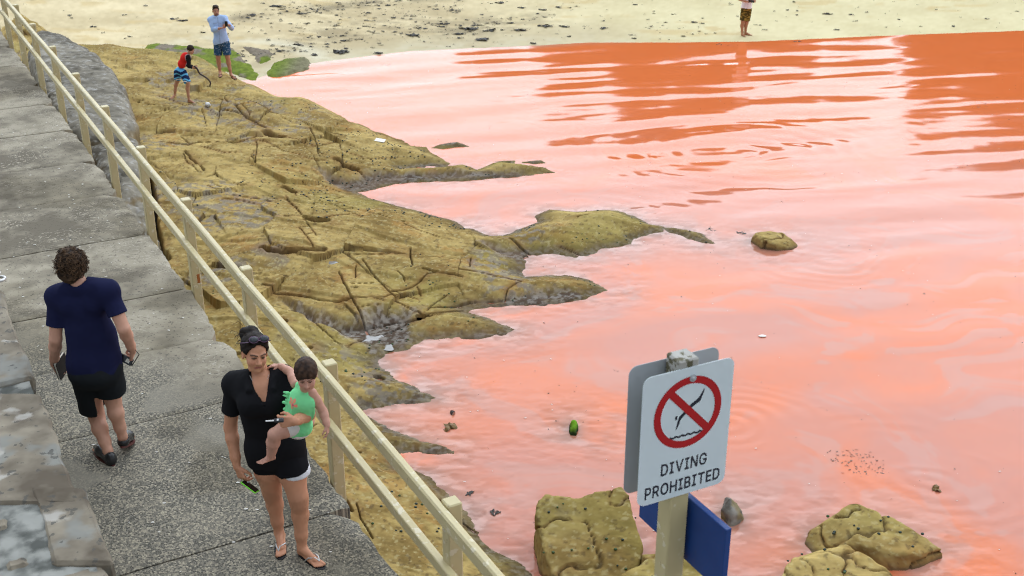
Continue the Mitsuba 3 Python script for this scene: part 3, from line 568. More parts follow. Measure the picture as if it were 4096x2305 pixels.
def ripple(P):
    """Height of the water surface."""
    x, y = P[:, 0], P[:, 1]
    q = np.stack([0.42 * fb(P, 0.25, 3, 80), 0.42 * fb(P + 40, 0.25, 3, 81)], 1)
    z = np.zeros(len(P))
    far = smooth01(12, 26, y)
    bend = 1.9 * fb(P, [0.10, 0.22, 1], 3, 180)
    for i, (lam, ang, amp, bw) in enumerate([(3.2, 112, 0.0150, 0.16), (2.0, 106, 0.0130, 0.2), (2.4, 118, 0.0110, 0.2), (1.3, 103, 0.0075, 0.26), (0.85, 111, 0.0036, 0.3), (0.55, 99, 0.0016, 0.4), (4.8, 108, 0.0180, 0.12)]):
        k = V(math.cos(math.radians(ang)), math.sin(math.radians(ang)))
        group = smooth01(0.30, 0.72, fb(P + 90 * i, [bw, bw * 2.6, 1], 2, 82 + i))
        z += amp * group * np.sin(2 * np.pi / lam * (P @ k + 0.35 * bend) + 6.0 * fb(P, [0.17, 0.30, 1], 3, 90 + i)) * (0.26 + 0.74 * far)
    for cx_, cy_, lam, rad, amp in ((5.2, 24.5, .42, 2.6, .0055), (2.7, 12.9, .22, .9, .0030), (5.4, 18.3, .26, 1.1, .0024), (1.3, 20.4, .36, 1.6, .0030), (4.9, 11.6, .24, 1.2, .0030), (7.5, 13.6, .34, 1.6, .0024)):
        rr = np.hypot((x - cx_) * .8, y - cy_) + .5 * (fb(P, 0.9, 3, 190) - .5)
        z += amp * np.exp(-(rr / rad) ** 2) * np.sin(2 * np.pi * rr / lam) * smooth01(.25, .55, fb(P, [.7, 1.2, 1], 2, 191))
    z += 0.0011 * (fb(P, [1.6, 5.5, 1], 3, 181) - 0.5) * (0.3 + far) * 2.2
    return z


GW = polar(3.4, 38.6, -0.30, 0.52, 1.0)
PW = GW.reshape(-1, 2)
zw = ripple(PW)
dw = -poly_sdf(SHELF + [b[1] for b in BOUL.values()], PW, 0.05)
bd = -sand_z(PW) / 0.11
calm = smooth01(0.0, 1.2, dw)
near_rock = smooth01(1.3, 0.05, dw)
turb = near_rock * smooth01(24, 18, PW[:, 1])
zw = zw * (0.35 + 0.65 * calm) * smooth01(-0.3, 1.5, bd)
zw += turb * (0.020 * (fb(PW, [3, 6, 1], 3, 96) - 0.5) + 0.010 * (fb(PW, [9, 15, 1], 2, 97) - 0.5))
warp = np.stack([fb(PW, 0.35, 3, 98), fb(PW + 33, 0.35, 3, 99)], 1)
Q = PW * [0.55, 0.8] + 3.6 * warp
s1, s2 = fb(Q, 0.8, 4, 100), fb(Q + 11, 2.3, 4, 101)
slope = smooth01(0.55, 0.63, s2)
zw += 0.004 * (fb(PW, [1.2, 2.4, 1], 3, 102) - 0.5) * (1 - smooth01(18, 26, PW[:, 1]))
deep, pink, pale = V(0.630, 0.150, 0.044), V(0.490, 0.170, 0.108), V(0.45, 0.232, 0.185)
t = np.clip(0.55 + 2.6 * (s1 - 0.5), 0, 1)[:, None] * smooth01(31, 16, PW[:, 1])[:, None]
cw = deep * (1 - t) + pink * t
st = (smooth01(0.55, 0.70, s2) * smooth01(28, 15, PW[:, 1]))[:, None]
cw = cw * (1 - 0.45 * st) + 0.45 * st * pale
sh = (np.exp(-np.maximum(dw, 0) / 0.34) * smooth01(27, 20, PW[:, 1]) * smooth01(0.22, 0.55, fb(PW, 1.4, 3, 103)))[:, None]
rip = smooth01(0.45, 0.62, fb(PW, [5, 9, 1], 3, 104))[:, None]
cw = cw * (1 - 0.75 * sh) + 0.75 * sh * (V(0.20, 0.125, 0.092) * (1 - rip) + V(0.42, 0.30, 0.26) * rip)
thin = smooth01(0.6, 0.0, bd)[:, None] * smooth01(5, -1, PW[:, :1])
cw = cw * (1 - 0.5 * thin) + 0.5 * thin * V(0.42, 0.30, 0.22)
keepw = (dw > -0.7).reshape(GW.shape[:2]) & (bd > -0.6).reshape(GW.shape[:2])
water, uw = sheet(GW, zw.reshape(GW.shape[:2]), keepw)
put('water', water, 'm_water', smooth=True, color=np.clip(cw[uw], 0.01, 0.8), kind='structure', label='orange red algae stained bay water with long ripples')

# pools left on the shelf
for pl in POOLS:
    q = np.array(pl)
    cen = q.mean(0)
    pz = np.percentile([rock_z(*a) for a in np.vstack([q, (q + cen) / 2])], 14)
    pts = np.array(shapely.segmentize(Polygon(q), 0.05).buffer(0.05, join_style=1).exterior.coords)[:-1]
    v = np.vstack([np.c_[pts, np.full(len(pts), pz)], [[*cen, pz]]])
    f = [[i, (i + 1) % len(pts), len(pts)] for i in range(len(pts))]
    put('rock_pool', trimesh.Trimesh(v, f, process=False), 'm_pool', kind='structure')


# --- free boulders: rounded prisms worn into rock
BMESH = {}


def boulder(name, outline, ztop, label, cat='rock', h=0.03, zb=-0.35, tilt=(0, 0), roundness=0.16, amp=0.05, seed=0, colour=None, flare=0.12, facets=7):
    o = np.array(outline)
    lo, hi = o.min(0) - 0.35, o.max(0) + 0.35
    s = Sdf([*lo, zb], [*hi, ztop + 0.35], h)
    sl, Q = s.every()
    gx, gy = Q[:, :, 0, 0], Q[:, :, 0, 1]
    pd = poly_sdf([o], np.stack([gx, gy], -1).reshape(-1, 2)).reshape(gx.shape)
    side = -(pd[..., None] + flare * (ztop - Q[..., 2]))
    cen = o.mean(0)
    top = Q[..., 2] - (ztop + tilt[0] * (Q[..., 0] - cen[0]) + tilt[1] * (Q[..., 1] - cen[1]))
    k = roundness
    t = np.clip(0.5 + 0.5 * (side - top) / k, 0, 1)
    s.F = (top * (1 - t) + side * t + k * t * (1 - t)).astype(np.float32)
    gr = np.random.default_rng(seed + 60)
    ext = (o.max(0) - o.min(0)) / 2
    for _ in range(facets):
        a_ = gr.uniform(0, 2 * np.pi)
        nrm = unit(V(math.cos(a_), math.sin(a_), gr.uniform(.5, 1.6)))
        at_ = V(cen[0] + ext[0] * nrm[0] * 1.12, cen[1] + ext[1] * nrm[1] * 1.12, ztop * gr.uniform(.62, .95))
        s.plane(at_, nrm, .02)
    s.rough(amp, 2.2, seed + 200, 4).rough(amp * 0.35, 9, seed + 201, 3)
    mh = s.mesh()
    v = np.array(mh.vertices)
    n = np.array(mh.vertex_normals)
    crack = np.abs(fb(v, 1.6, 3, seed + 202) - 0.5)
    v -= n * (0.04 * np.exp(-(crack / 0.009) ** 2))[:, None]
    if colour is None:
        P2 = v[:, :2] + 0.6 * v[:, 2:3]
        z0 = np.zeros(len(v))
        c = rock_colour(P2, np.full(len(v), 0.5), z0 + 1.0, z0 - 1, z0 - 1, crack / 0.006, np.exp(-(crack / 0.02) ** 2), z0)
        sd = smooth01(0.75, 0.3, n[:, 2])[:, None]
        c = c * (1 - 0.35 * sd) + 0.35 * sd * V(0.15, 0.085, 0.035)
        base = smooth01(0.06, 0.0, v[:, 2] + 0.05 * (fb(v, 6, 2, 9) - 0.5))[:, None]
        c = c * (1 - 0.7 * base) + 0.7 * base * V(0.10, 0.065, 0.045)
    else:
        c = colour(v, n)
    BMESH[[k for k, b in BOULDERS.items() if b[1] is outline][0]] = v
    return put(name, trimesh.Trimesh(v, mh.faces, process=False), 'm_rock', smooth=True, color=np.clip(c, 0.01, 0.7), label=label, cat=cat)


def grey_stone(v, n):
    t = np.clip(0.5 + 1.8 * (fb(v, 1.1, 4, 301) - 0.5) + 1.2 * (fb(v, 9, 3, 302) - 0.5), 0, 1)[:, None]
    c = V(0.092, 0.082, 0.064) * (1 - t) + V(0.250, 0.226, 0.180) * t
    s = smooth01(0.60, 0.75, fb(v, 22, 2, 303))[:, None]
    c = c * (1 - 0.6 * s) + 0.6 * s * V(0.40, 0.39, 0.37)
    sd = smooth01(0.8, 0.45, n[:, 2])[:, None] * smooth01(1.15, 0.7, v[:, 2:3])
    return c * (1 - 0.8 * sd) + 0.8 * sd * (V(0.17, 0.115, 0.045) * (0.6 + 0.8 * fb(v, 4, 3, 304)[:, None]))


def weathered(v, n):
    t = np.clip(0.5 + 2.2 * (fb(v, 9, 4, 305) - 0.5), 0, 1)[:, None]
    c = V(0.03, 0.025, 0.02) * (1 - t) + V(0.24, 0.225, 0.195) * t
    y = smooth01(0.55, 0.62, fb(v, 6, 3, 306))[:, None]
    return c * (1 - 0.5 * y) + 0.5 * y * V(0.22, 0.16, 0.05)


BZ = {k: b[0] for k, b in BOULDERS.items()}
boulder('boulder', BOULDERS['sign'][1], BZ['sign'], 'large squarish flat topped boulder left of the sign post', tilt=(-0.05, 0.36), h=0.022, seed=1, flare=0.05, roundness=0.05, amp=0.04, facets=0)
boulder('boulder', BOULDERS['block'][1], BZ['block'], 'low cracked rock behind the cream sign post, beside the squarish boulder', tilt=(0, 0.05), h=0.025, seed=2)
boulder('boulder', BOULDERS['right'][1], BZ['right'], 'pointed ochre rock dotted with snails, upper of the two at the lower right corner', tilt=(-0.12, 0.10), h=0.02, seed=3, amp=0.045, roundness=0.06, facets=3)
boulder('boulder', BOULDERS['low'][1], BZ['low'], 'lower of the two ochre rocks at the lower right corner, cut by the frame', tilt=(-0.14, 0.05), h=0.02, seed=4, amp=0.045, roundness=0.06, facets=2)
boulder('boulder', BOULDERS['mid'][1], BZ['mid'], 'small mossy rock alone in the red water with a wake beside it', tilt=(-0.10, 0.0), h=0.02, seed=5, amp=0.06, roundness=0.1)
boulder('boulder', BOULDERS['stone'][1], BZ['stone'], 'small pointed dark grey stone in the water right of the sign', h=0.012, seed=6, amp=0.05, roundness=0.10, colour=weathered, zb=-0.15, tilt=(-.7, 0))
boulder('boulder', BOULDERS['green'][1], BZ['green'], 'bright green weed covered stone in the red water left of the sign', h=0.012, seed=16, amp=0.05, roundness=0.10, zb=-0.12, colour=lambda v, n: V(.02, .035, .012) * (1 - smooth01(.02, .09, v[:, 2:3] + .08 * (fb(v, 14, 3, 6)[:, None] - .5))) + V(.11, .24, .012) * smooth01(.02, .09, v[:, 2:3] + .08 * (fb(v, 14, 3, 6)[:, None] - .5)))
boulder('boulder', BOULDERS['weedstone'][1], BZ['weedstone'], 'tiny weedy stone just off the shelf in the pale water', h=0.015, seed=7, amp=0.03, roundness=0.06, zb=-0.1, colour=lambda v, n: np.tile(V(0.10, 0.11, 0.04), (len(v), 1)) * (0.5 + fb(v, 12, 3, 5)[:, None]))
BOULDERS['greyround'][1] = [list(a) for a in Polygon(BOULDERS['greyround'][1]).buffer(.22).exterior.coords[:-1]]
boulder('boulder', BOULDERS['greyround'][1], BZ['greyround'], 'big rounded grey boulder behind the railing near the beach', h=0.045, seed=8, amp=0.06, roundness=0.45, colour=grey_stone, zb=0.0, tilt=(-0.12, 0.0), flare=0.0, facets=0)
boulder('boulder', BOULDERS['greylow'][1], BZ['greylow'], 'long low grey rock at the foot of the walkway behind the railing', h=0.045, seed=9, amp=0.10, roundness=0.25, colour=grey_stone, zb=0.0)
boulder('boulder', BOULDERS['farrock'][1], BZ['farrock'], 'tan rock pile where the railing meets the sand', h=0.05, seed=10, amp=0.12, roundness=0.3, zb=0.0, tilt=(-0.25, 0))
# ---------------------------------------------------------------- walkway, wall, railing
ZW = 2.6
A0 = V(-0.82, 6.46); DIR = V(-0.4814, 0.8765); PER = V(0.8765, 0.4814)


def at(s, o, z=0.0):
    p = A0 + DIR * s + PER * o
    return V(p[0], p[1], z)


R3 = np.stack([np.append(PER, 0), np.append(DIR, 0), V(0, 0, 1)], 1)      # columns: across, along, up
JOINTS = [-3.4, 0.9, 2.90, 4.20, 5.50, 7.30, 8.96, 10.56, 12.32, 14.02, 15.52, 17.2, 19.0, 21.5]
rng = np.random.default_rng(7)
put('walkway', boxm((3.6, 25.0, 2.3), at(9, -1.95, ZW - 1.29), R3), 'm_concrete', kind='structure', label='worn concrete walkway along the rock shelf')
for i, (s0, s1) in enumerate(zip(JOINTS[:-1], JOINTS[1:])):
    gap = 0.005 if i % 3 else 0.010
    n = 44
    u = np.linspace(s0 + gap, s1 - gap, n)
    q = np.stack([u, np.zeros(n)], 1)
    edge = 0.06 * (fb(q, 1.7, 3, 400 + i) - 0.5) + 0.05 * (fb(q, 7, 3, 420 + i) - 0.5)
    corner = 0.09 * np.exp(-((u - s0) / 0.10) ** 2) * (rng.random() > 0.3) + 0.12 * np.exp(-((u - s1) / 0.13) ** 2) * (rng.random() > 0.45)
    o_edge = 0.05 + edge - corner
    v = np.linspace(-3.7, 0, 60)
    jx = 0.020 * (fb(np.stack([v, v * 0 + i], 1), 3.0, 3, 440) - 0.5)
    S = np.repeat(u[:, None], 60, 1)
    w = np.linspace(-1, 1, n)[:, None]
    S += np.where(w < 0, -w, 0) ** 8 * jx[None] + np.where(w > 0, w, 0) ** 8 * 0.020 * (fb(np.stack([v, v * 0 + i + 1], 1), 3.0, 3, 440) - 0.5)[None]
    O = v[None] + (v[None] + 3.7) / 3.7 * o_edge[:, None]
    lift = rng.uniform(-0.008, 0.008)
    Z = ZW + lift + 0.010 * (fb(np.stack([S, O], -1), 1.2, 3, 460) - 0.5)
    Z -= 0.02 * np.exp(-((O - o_edge[:, None]) / 0.03) ** 2)
    Z -= 0.012 * (np.exp(-((S - s0 - gap) / 0.008) ** 2) + np.exp(-((S - s1 + gap) / 0.012) ** 2))
    XY = A0 + S[..., None] * DIR + O[..., None] * PER
    top = np.concatenate([XY, Z[..., None]], -1).reshape(-1, 3)
    bot = top.copy(); bot[:, 2] = ZW - 0.13
    c = 60
    idx = np.arange(n * c).reshape(n, c)
    f = [np.stack([idx[:-1, :-1], idx[:-1, 1:], idx[1:, 1:], idx[1:, :-1]], -1).reshape(-1, 4)]
    off = n * c
    for ring in (idx[0, :], idx[:, -1], idx[-1, ::-1], idx[::-1, 0]):
        f.append(np.stack([ring[:-1], ring[:-1] + off, ring[1:] + off, ring[1:]], -1))
    put('slab', (np.vstack([top, bot]), np.vstack(f)), 'm_concrete', parent='walkway', smooth=35)

# stone wall along the inner side: big blocks with mortar between
WZ = 3.55
WO = -1.82          # its outer face, across


def block(s0, s1, o0, o1, z0, z1, seed, mtl='m_sandstone', amp=0.032, skew=0.0):
    m = boxm((o1 - o0, s1 - s0, z1 - z0), (0, 0, 0), None, 0.02)
    for _ in range(5):
        m = m.subdivide()
    v = np.array(m.vertices)
    v[:, 1] += skew * (v[:, 0])
    nn = np.array(m.vertex_normals)
    v += nn * (amp * 2 * (fb(v + seed * 3.1, 4.5, 4, 500 + seed) - 0.5))[:, None]
    cen = at((s0 + s1) / 2, (o0 + o1) / 2, (z0 + z1) / 2)
    return trimesh.Trimesh(v @ R3.T + cen, m.faces, process=False)


wall = thing('stone_wall', 'rough mortared stone wall top at the lower left corner beside the walkway', 'wall')
put('core', boxm((1.9, 8.2, WZ - ZW + 0.1), at(-0.6, WO - 0.985, (ZW + WZ) / 2 - 0.072), R3), 'm_mortar', parent=wall)
WALL_BLOCKS = []
for a in [(2.212, 4.35, -2.75, WO, 0), (0.665, 2.204, -2.75, WO, 1), (-0.215, 0.64, -2.06, -1.76, 2), (-1.05, -0.235, -2.10, -1.81, 3), (-2.4, -1.08, -2.3, -1.80, 4)]:
    s0, s1, o0, o1, sd = a
    put('stone', block(s0, s1, o0, o1, ZW - 0.05, WZ + (0.0 if sd != 3 else -0.02), sd, skew=(-0.55 if sd == 2 else (-0.55 if sd == 1 else 0.05))), 'm_sandstone', parent=wall, smooth=40)
# rubble set in the mortar behind the front blocks
for i in range(9):
    s, o = 0.45 - 0.16 * i + rng.uniform(-.05, .05), -2.22 - rng.uniform(0, 0.35)
    b = boxm((rng.uniform(.08, .2), rng.uniform(.08, .18), 0.16), (0, 0, 0), None, 0.03).subdivide().subdivide().subdivide()
    v = np.array(b.vertices) * (1 + 0.5 * (fb(np.array(b.vertices) + i, 9, 3, 540)[:, None] - 0.5))
    put('rubble', trimesh.Trimesh(v @ R3.T + at(s, o, WZ - 0.082), b.faces, process=False), 'm_sandstone', parent=wall, smooth=40)

rail = thing('railing', 'cream painted railing of two rails on square posts along the walkway', 'railing')
RZ = 3.60           # top of the upper rail
SP = [-0.74 + 2.045 * k for k in range(-2, 12)]
for k, s in enumerate(SP):
    o = 0.115
    m = boxm((0.095, 0.10, 1.45), (0, 0, 0), None, 0.008)
    lean = rng.uniform(-0.006, 0.006)
    v = np.array(m.vertices); v[:, 0] += lean * v[:, 2]
    put('post', trimesh.Trimesh(v @ R3.T + at(s, o, RZ + 0.012 - 0.725), m.faces, process=False), 'm_cream', parent=rail, smooth=20)


def rail_run(o, zt, w, hh, chamf, s0, s1, name, seed):
    """A timber rail with a planed-off top edge, in a long slightly wavering run."""
    pr = np.array([[-w / 2, 0], [w / 2, 0], [w / 2, hh - chamf], [w / 2 - chamf, hh], [-w / 2 + chamf, hh], [-w / 2, hh - chamf]]) + [0, -hh]
    ss = np.arange(s0, s1, 0.25)
    q = np.stack([ss, ss * 0], 1)
    do, dz = 0.010 * (fb(q, 0.6, 2, seed) - 0.5), 0.010 * (fb(q, 0.6, 2, seed + 1) - 0.5)
    v = np.vstack([[at(s, o + a[0] + do[i], zt + a[1] + dz[i]) for a in pr] for i, s in enumerate(ss)])
    n, f = len(pr), []
    for i in range(len(ss) - 1):
        for j in range(n):
            a, b = i * n + j, i * n + (j + 1) % n
            f += [[a, b, b + n], [a, b + n, a + n]]
    e = (len(ss) - 1) * n
    for j in range(1, n - 1):
        f += [[0, j + 1, j], [e, e + j, e + j + 1]]
    put(name, trimesh.Trimesh(v, f, process=False), 'm_cream', parent=rail, smooth=20)


rail_run(0.044, RZ, 0.056, 0.090, 0.012, -5.0, 23.0, 'top_rail', 600)
rail_run(0.050, RZ - 0.42, 0.054, 0.074, 0.006, -5.0, 23.0, 'lower_rail', 610)
put('rust_stain', boxm((0.03, 0.0016, 0.10), at(SP[5] - 0.0505, 0.135, RZ - 0.86), R3), 'm_rust', parent=rail, label='rust patch low on a post')
# ---------------------------------------------------------------- beyond the beach: seen only mirrored in the bay
def leafy(name, cx, cy, z0, z1, rx, ry, label, seed, n=9000):
    r = np.random.default_rng(seed)
    t = thing(name, label, 'tree')
    zc = (z0 + z1) / 2 + 1.0
    put('trunk', tube([V(cx, cy, z0 - 1), V(cx + .2, cy, z0 + 2), V(cx - .1, cy, zc)], [0.6, 0.5, 0.3], 10), 'm_bark', parent=t, smooth=True)
    u = r.normal(size=(n, 3)); u /= np.linalg.norm(u, axis=1, keepdims=True)
    lump = 0.78 + 0.5 * (fb(u * 2.2 + seed, 1.0, 3, seed) - 0.5)
    c = V(cx, cy, zc) + u * (r.random(n) ** 0.22 * lump)[:, None] * V(rx, ry, (z1 - z0) / 2 + 0.4)
    a, b = r.normal(size=(2, n, 3))
    a /= np.linalg.norm(a, axis=1, keepdims=True); b = np.cross(a, b); b /= np.linalg.norm(b, axis=1, keepdims=True)
    sz = r.uniform(.28, .55, n)[:, None]
    v = np.stack([c + a * sz, c + b * sz * .5, c - a * sz, c - b * sz * .5], 1).reshape(-1, 3)
    f = np.arange(4 * n).reshape(-1, 4)
    put('crown', (v, f), 'm_leaf', parent=t)


mat('m_bark', (0.10, 0.075, 0.05), 0.9)
mat('m_leaf', (0.045, 0.065, 0.022), 0.6)
mat('m_brick', (0.16, 0.085, 0.06), 0.9)
mat('m_white', (0.72, 0.72, 0.70), 0.6)
mat('m_pane', (0.03, 0.035, 0.04), 0.1)
for _i, (_x, _y, _h, _r, _l) in enumerate((
        (-1.0, 74, 7.6, 3.2, 'leftmost low dark tree beyond the beach seen mirrored in the bay'),
        (4.0, 73, 10.2, 3.6, 'low dark fig tree beyond the beach mirrored left of the standing figure'),
        (8.6, 72, 12.4, 3.6, 'tall dark fig tree beyond the beach mirrored behind the standing figure'),
        (12.6, 74, 14.2, 3.4, 'tallest dark tree beyond the beach mirrored right of the standing figure'),
        (17.0, 75, 10.6, 3.4, 'rounded dark tree beyond the beach next to the tallest one'),
        (22.0, 76, 8.8, 3.6, 'small dark tree beyond the beach between the fig trees and the brick block'),
        (26.4, 71, 12.2, 3.4, 'dark tree beyond the beach mirrored just left of the brick block'),
        (30.6, 70, 14.0, 3.8, 'dark tree beyond the beach standing before the brick block'))):
    leafy('fig_tree', _x, _y, 2.4, _h, _r, 3.6, _l, _i + 1, 3600)
bl = thing('apartment_building', 'dark brick block beyond the beach mirrored in the water at the right edge', 'building')
put('wall', boxm((30, 12, 13.5), (48, 80, 8.5), None, 0.05), 'm_brick', parent=bl)
for ix in range(8):
    for iz in range(4):
        w = put('window', boxm((2.0, 0.16, 1.5), (35.0 + 3.6 * ix, 73.95, 5.0 + 3.4 * iz)), 'm_white', parent=bl)
        put('pane', boxm((1.6, 0.04, 1.2), (35.0 + 3.6 * ix, 73.86, 5.0 + 3.4 * iz)), 'm_pane', parent=w)
put('roof', boxm((31, 13, 0.5), (48, 80, 15.5), None, 0.05), 'm_white', parent=bl)
# ---------------------------------------------------------------- plain materials
mat('m_rubber', (0.012, 0.012, 0.014), 0.6)
mat('m_silver', (0.55, 0.54, 0.52), 0.35, metallic=0.6)
mat('m_plum', (0.10, 0.05, 0.10), 0.3)
mat('m_lens', (0.012, 0.016, 0.022), 0.08, 0.6)
mat('m_lime', (0.20, 0.78, 0.03), 0.35)
mat('m_blackgloss', (0.008, 0.008, 0.010), 0.12, 0.5)
mat('m_black', (0.012, 0.012, 0.013), 0.6)
mat('m_hairdark', (0.014, 0.009, 0.007), 0.5)
mat('m_paper', (0.62, 0.60, 0.52), 0.8)
mat('m_redsole', (0.085, 0.022, 0.018), 0.6)
mat('m_driftwood', (0.045, 0.030, 0.022), 0.6)
# ---------------------------------------------------------------- people
def frame(f, u=(0, 0, 1)):
    """Rows: right of the person, forward, up."""
    u0 = unit(u)
    f = unit(np.asarray(f, float) - u0 * (np.asarray(f) @ u0))
    return np.stack([np.cross(f, u0), f, u0])


def add_head(S, c, B, s=1.0, child=False):
    g = lambda x, y, z: np.asarray(c) + s * (V(x, y, z) @ B)
    e = lambda p, r, k=0.012, op='add': S.ell(g(*p), np.array(r) * s, B, k * s, op)
    q = lambda a, b, ra, rb, k=0.008, op='add': S.cone(g(*a), g(*b), ra * s, rb * s, k * s, op)
    e((0, -.014, .034), (.076, .096, .087))
    e((0, .022, -.032), (.060, .068, .082), .02)
    if child:
        e((0, .03, -.04), (.063, .06, .06), .02)
    q((-.030, .045, -.088), (.030, .045, -.088), .022, .022, .02)
    q((0, .068, -.094), (0, .066, -.096), .019, .019, .015)
    for t in (-1, 1):
        e((t * .036, .056, -.030), (.024, .026, .028), .02)
        q((t * .014, .084, .024), (t * .044, .070, .026), .010, .010, .012)
        e((t * .031, .094, .005), (.018, .016, .012), .010, 'cut')
        e((t * .031, .073, .004), (.014, .013, .012), .004)
        q((t * .018, .0845, .008), (t * .045, .0755, .008), .0035, .0035, .004)
        e((t * .078, -.008, -.006), (.011, .022, .032), .008)
        e((t * .084, -.004, -.004), (.006, .011, .018), .005, 'cut')
        q((t * .011, .092, -.034), (t * .012, .094, -.034), .009, .009, .006)
    q((0, .082, .014), (0, .106, -.027), .008, .0125, .008)
    q((0, .106, -.028), (0, .100, -.034), .011, .009, .006)
    q((-.019, .079, -.058), (.019, .079, -.058), .0075, .0075, .006)
    q((-.016, .078, -.067), (.016, .078, -.067), .0085, .0085, .006)
    q((-.026, .088, -.0625), (.026, .088, -.0625), .0022, .0022, .003, 'cut')
    return g


def seg_d(P, a, b):
    a, b = np.asarray(a), np.asarray(b)
    t = np.clip((P - a) @ (b - a) / max((b - a) @ (b - a), 1e-12), 0, 1)
    return np.linalg.norm(P - a - t[:, None] * (b - a), axis=1)


def face_paint(col, v, g, s, brow=(0.03, 0.018, 0.012), lip=(0.34, 0.105, 0.085), stubble=0.0, hair=None):
    def blend(mask, c):
        col[:] = col * (1 - mask[:, None]) + mask[:, None] * np.asarray(c)
    n = fb(v, 30, 3, 700)[:, None]
    col *= 0.92 + 0.16 * n
    for t in (-1, 1):
        blend(0.35 * smooth01(.026, .006, np.linalg.norm(v - g(t * .038, .078, -.03), axis=1) / s), V(0.50, 0.17, 0.12))
        blend(0.45 * smooth01(.017, .008, np.linalg.norm(v - g(t * .031, .082, .008), axis=1) / s), V(0.17, 0.085, 0.06))
    blend(smooth01(.0095, .006, seg_d(v, g(-.018, .084, -.0625), g(.018, .084, -.0625)) / s), lip)
    blend(0.8 * smooth01(.004, .002, seg_d(v, g(-.024, .080, -.0625), g(.024, .080, -.0625)) / s), V(0.12, 0.03, 0.03))
    for t in (-1, 1):
        d = np.minimum(seg_d(v, g(t * .014, .094, .025), g(t * .036, .087, .032)), seg_d(v, g(t * .036, .087, .032), g(t * .052, .068, .025))) / s
        blend(0.95 * smooth01(.0075, .0035, d), brow)
        blend(0.9 * smooth01(.0055, .003, seg_d(v, g(t * .018, .086, .0075), g(t * .046, .077, .0070)) / s), V(0.025, 0.016, 0.012))
        blend(smooth01(.0055, .0045, np.linalg.norm(v - g(t * .031, .087, .003), axis=1) / s), V(0.03, 0.018, 0.012))
        blend(0.6 * smooth01(.0075, .004, np.linalg.norm(v - g(t * .010, .100, -.038), axis=1) / s), V(0.16, 0.05, 0.04))
    if stubble:
        m = smooth01(.062, .035, np.linalg.norm(v - g(0, .055, -.085), axis=1) / s)
        blend(stubble * m * (0.5 + 0.5 * fb(v, 60, 2, 701)), hair)


def add_hand(S, wrist, d, nrm, thumb, s=1.0, curl=(0.5, 0.6, 0.7, 0.8), spread=0.0, k=0.005, thumb_in=0.5):
    """d: towards the fingers; nrm: the palm looks that way; thumb: the side on which the thumb is."""
    d = unit(d); nrm = unit(nrm - d * (np.asarray(nrm) @ d)); t = np.cross(d, nrm)
    t = t * np.sign(t @ np.asarray(thumb) + 1e-9)
    w = np.asarray(wrist, float)
    S.cone(w - d * .01 * s, w + d * .03 * s, .024 * s, .024 * s, .012 * s, flat=(nrm, .72))
    tips = []
    for i, (off, ln, c) in enumerate(zip((.032, .011, -.011, -.031), (.074, .083, .077, .060), curl)):
        kn = w + d * (.088 - .004 * abs(i - 1)) * s + t * off * s
        S.cone(w + d * .012 * s + t * off * .6 * s, kn, .0135 * s, .0115 * s, .008 * s)
        p, a = kn, 0.15
        fd = unit(d + t * off * spread * 8)
        for j, fr in enumerate((.46, .31, .23)):
            a += c * (0.8, 1.0, 0.7)[j]
            e = p + (fd * math.cos(a) + nrm * math.sin(a)) * ln * fr * s
            S.cone(p, e, (.0100, .0092, .0084)[j] * s, (.0092, .0084, .0074)[j] * s, .003 * s)
            p = e
        tips.append(p)
    b = w + d * .022 * s + t * .024 * s + nrm * .008 * s
    m = b + (d * .030 + t * .022 + nrm * .016) * s
    e1 = m + (d * .028 + t * .004 + nrm * (.012 + .014 * thumb_in)) * s
    e2 = e1 + (d * .022 - t * .012 * thumb_in + nrm * .012 * thumb_in) * s
    S.cone(b, m, .016 * s, .0125 * s, .009 * s).cone(m, e1, .0115 * s, .0100 * s, .004 * s).cone(e1, e2, .0100 * s, .0080 * s, .003 * s)
    return tips


def add_foot(S, ankle, heel, toe, s=1.0, side=1, k=0.012):
    """Bare foot on the ground: heel and toe are points on the sole; side: where the big toe is, seen along the foot."""
    ankle, heel, toe = (np.asarray(x, float) for x in (ankle, heel, toe))
    f = unit(toe - heel); up = unit(V(0, 0, 1) - f * f[2]); r = np.cross(f, up) * side
    ln = np.linalg.norm(toe - heel)
    S.cone(ankle, heel + up * .030 * s + f * .02 * s, .036 * s, .030 * s, k)
    ball = heel + f * ln * .70
    S.cone(heel + up * .026 * s + f * .015 * s, ball + up * .020 * s + r * .016 * s, .027 * s, .020 * s, k)
    S.cone(heel + up * .026 * s + f * .02 * s, ball + up * .018 * s - r * .022 * s - f * .02 * s, .024 * s, .018 * s, k)
    S.cone(ankle + f * .01 * s - up * .01 * s, ball + up * .026 * s, .034 * s, .018 * s, k)
    for i, (o, l, rr) in enumerate(((.026, 1.0, .0125), (.007, .99, .0085), (-.008, .955, .008), (-.021, .915, .0075), (-.033, .865, .007))):
        a = heel + f * ln * (.72 - .03 * i) + r * (o * .85) * s + up * .017 * s
        b = heel + f * (ln * l - rr * s) + r * o * s + up * rr * s
        S.cone(a, b, rr * 1.15 * s, rr * s, .004 * s)


def limb(S, pts, rs, k=0.02):
    for a, b, ra, rb in zip(pts[:-1], pts[1:], rs[:-1], rs[1:]):
        S.cone(a, b, ra, rb, k)


def mid(a, b, t, push=None, amt=0.0):
    p = np.asarray(a, float) * (1 - t) + np.asarray(b, float) * t
    return p if push is None else p + unit(push) * amt


def arm(S, sh, el, wr, r=(.046, .047, .040, .041, .030, .024), k=0.02):
    limb(S, [sh, mid(sh, el, .4), el, mid(el, wr, .28), mid(el, wr, .75), wr], r, k)


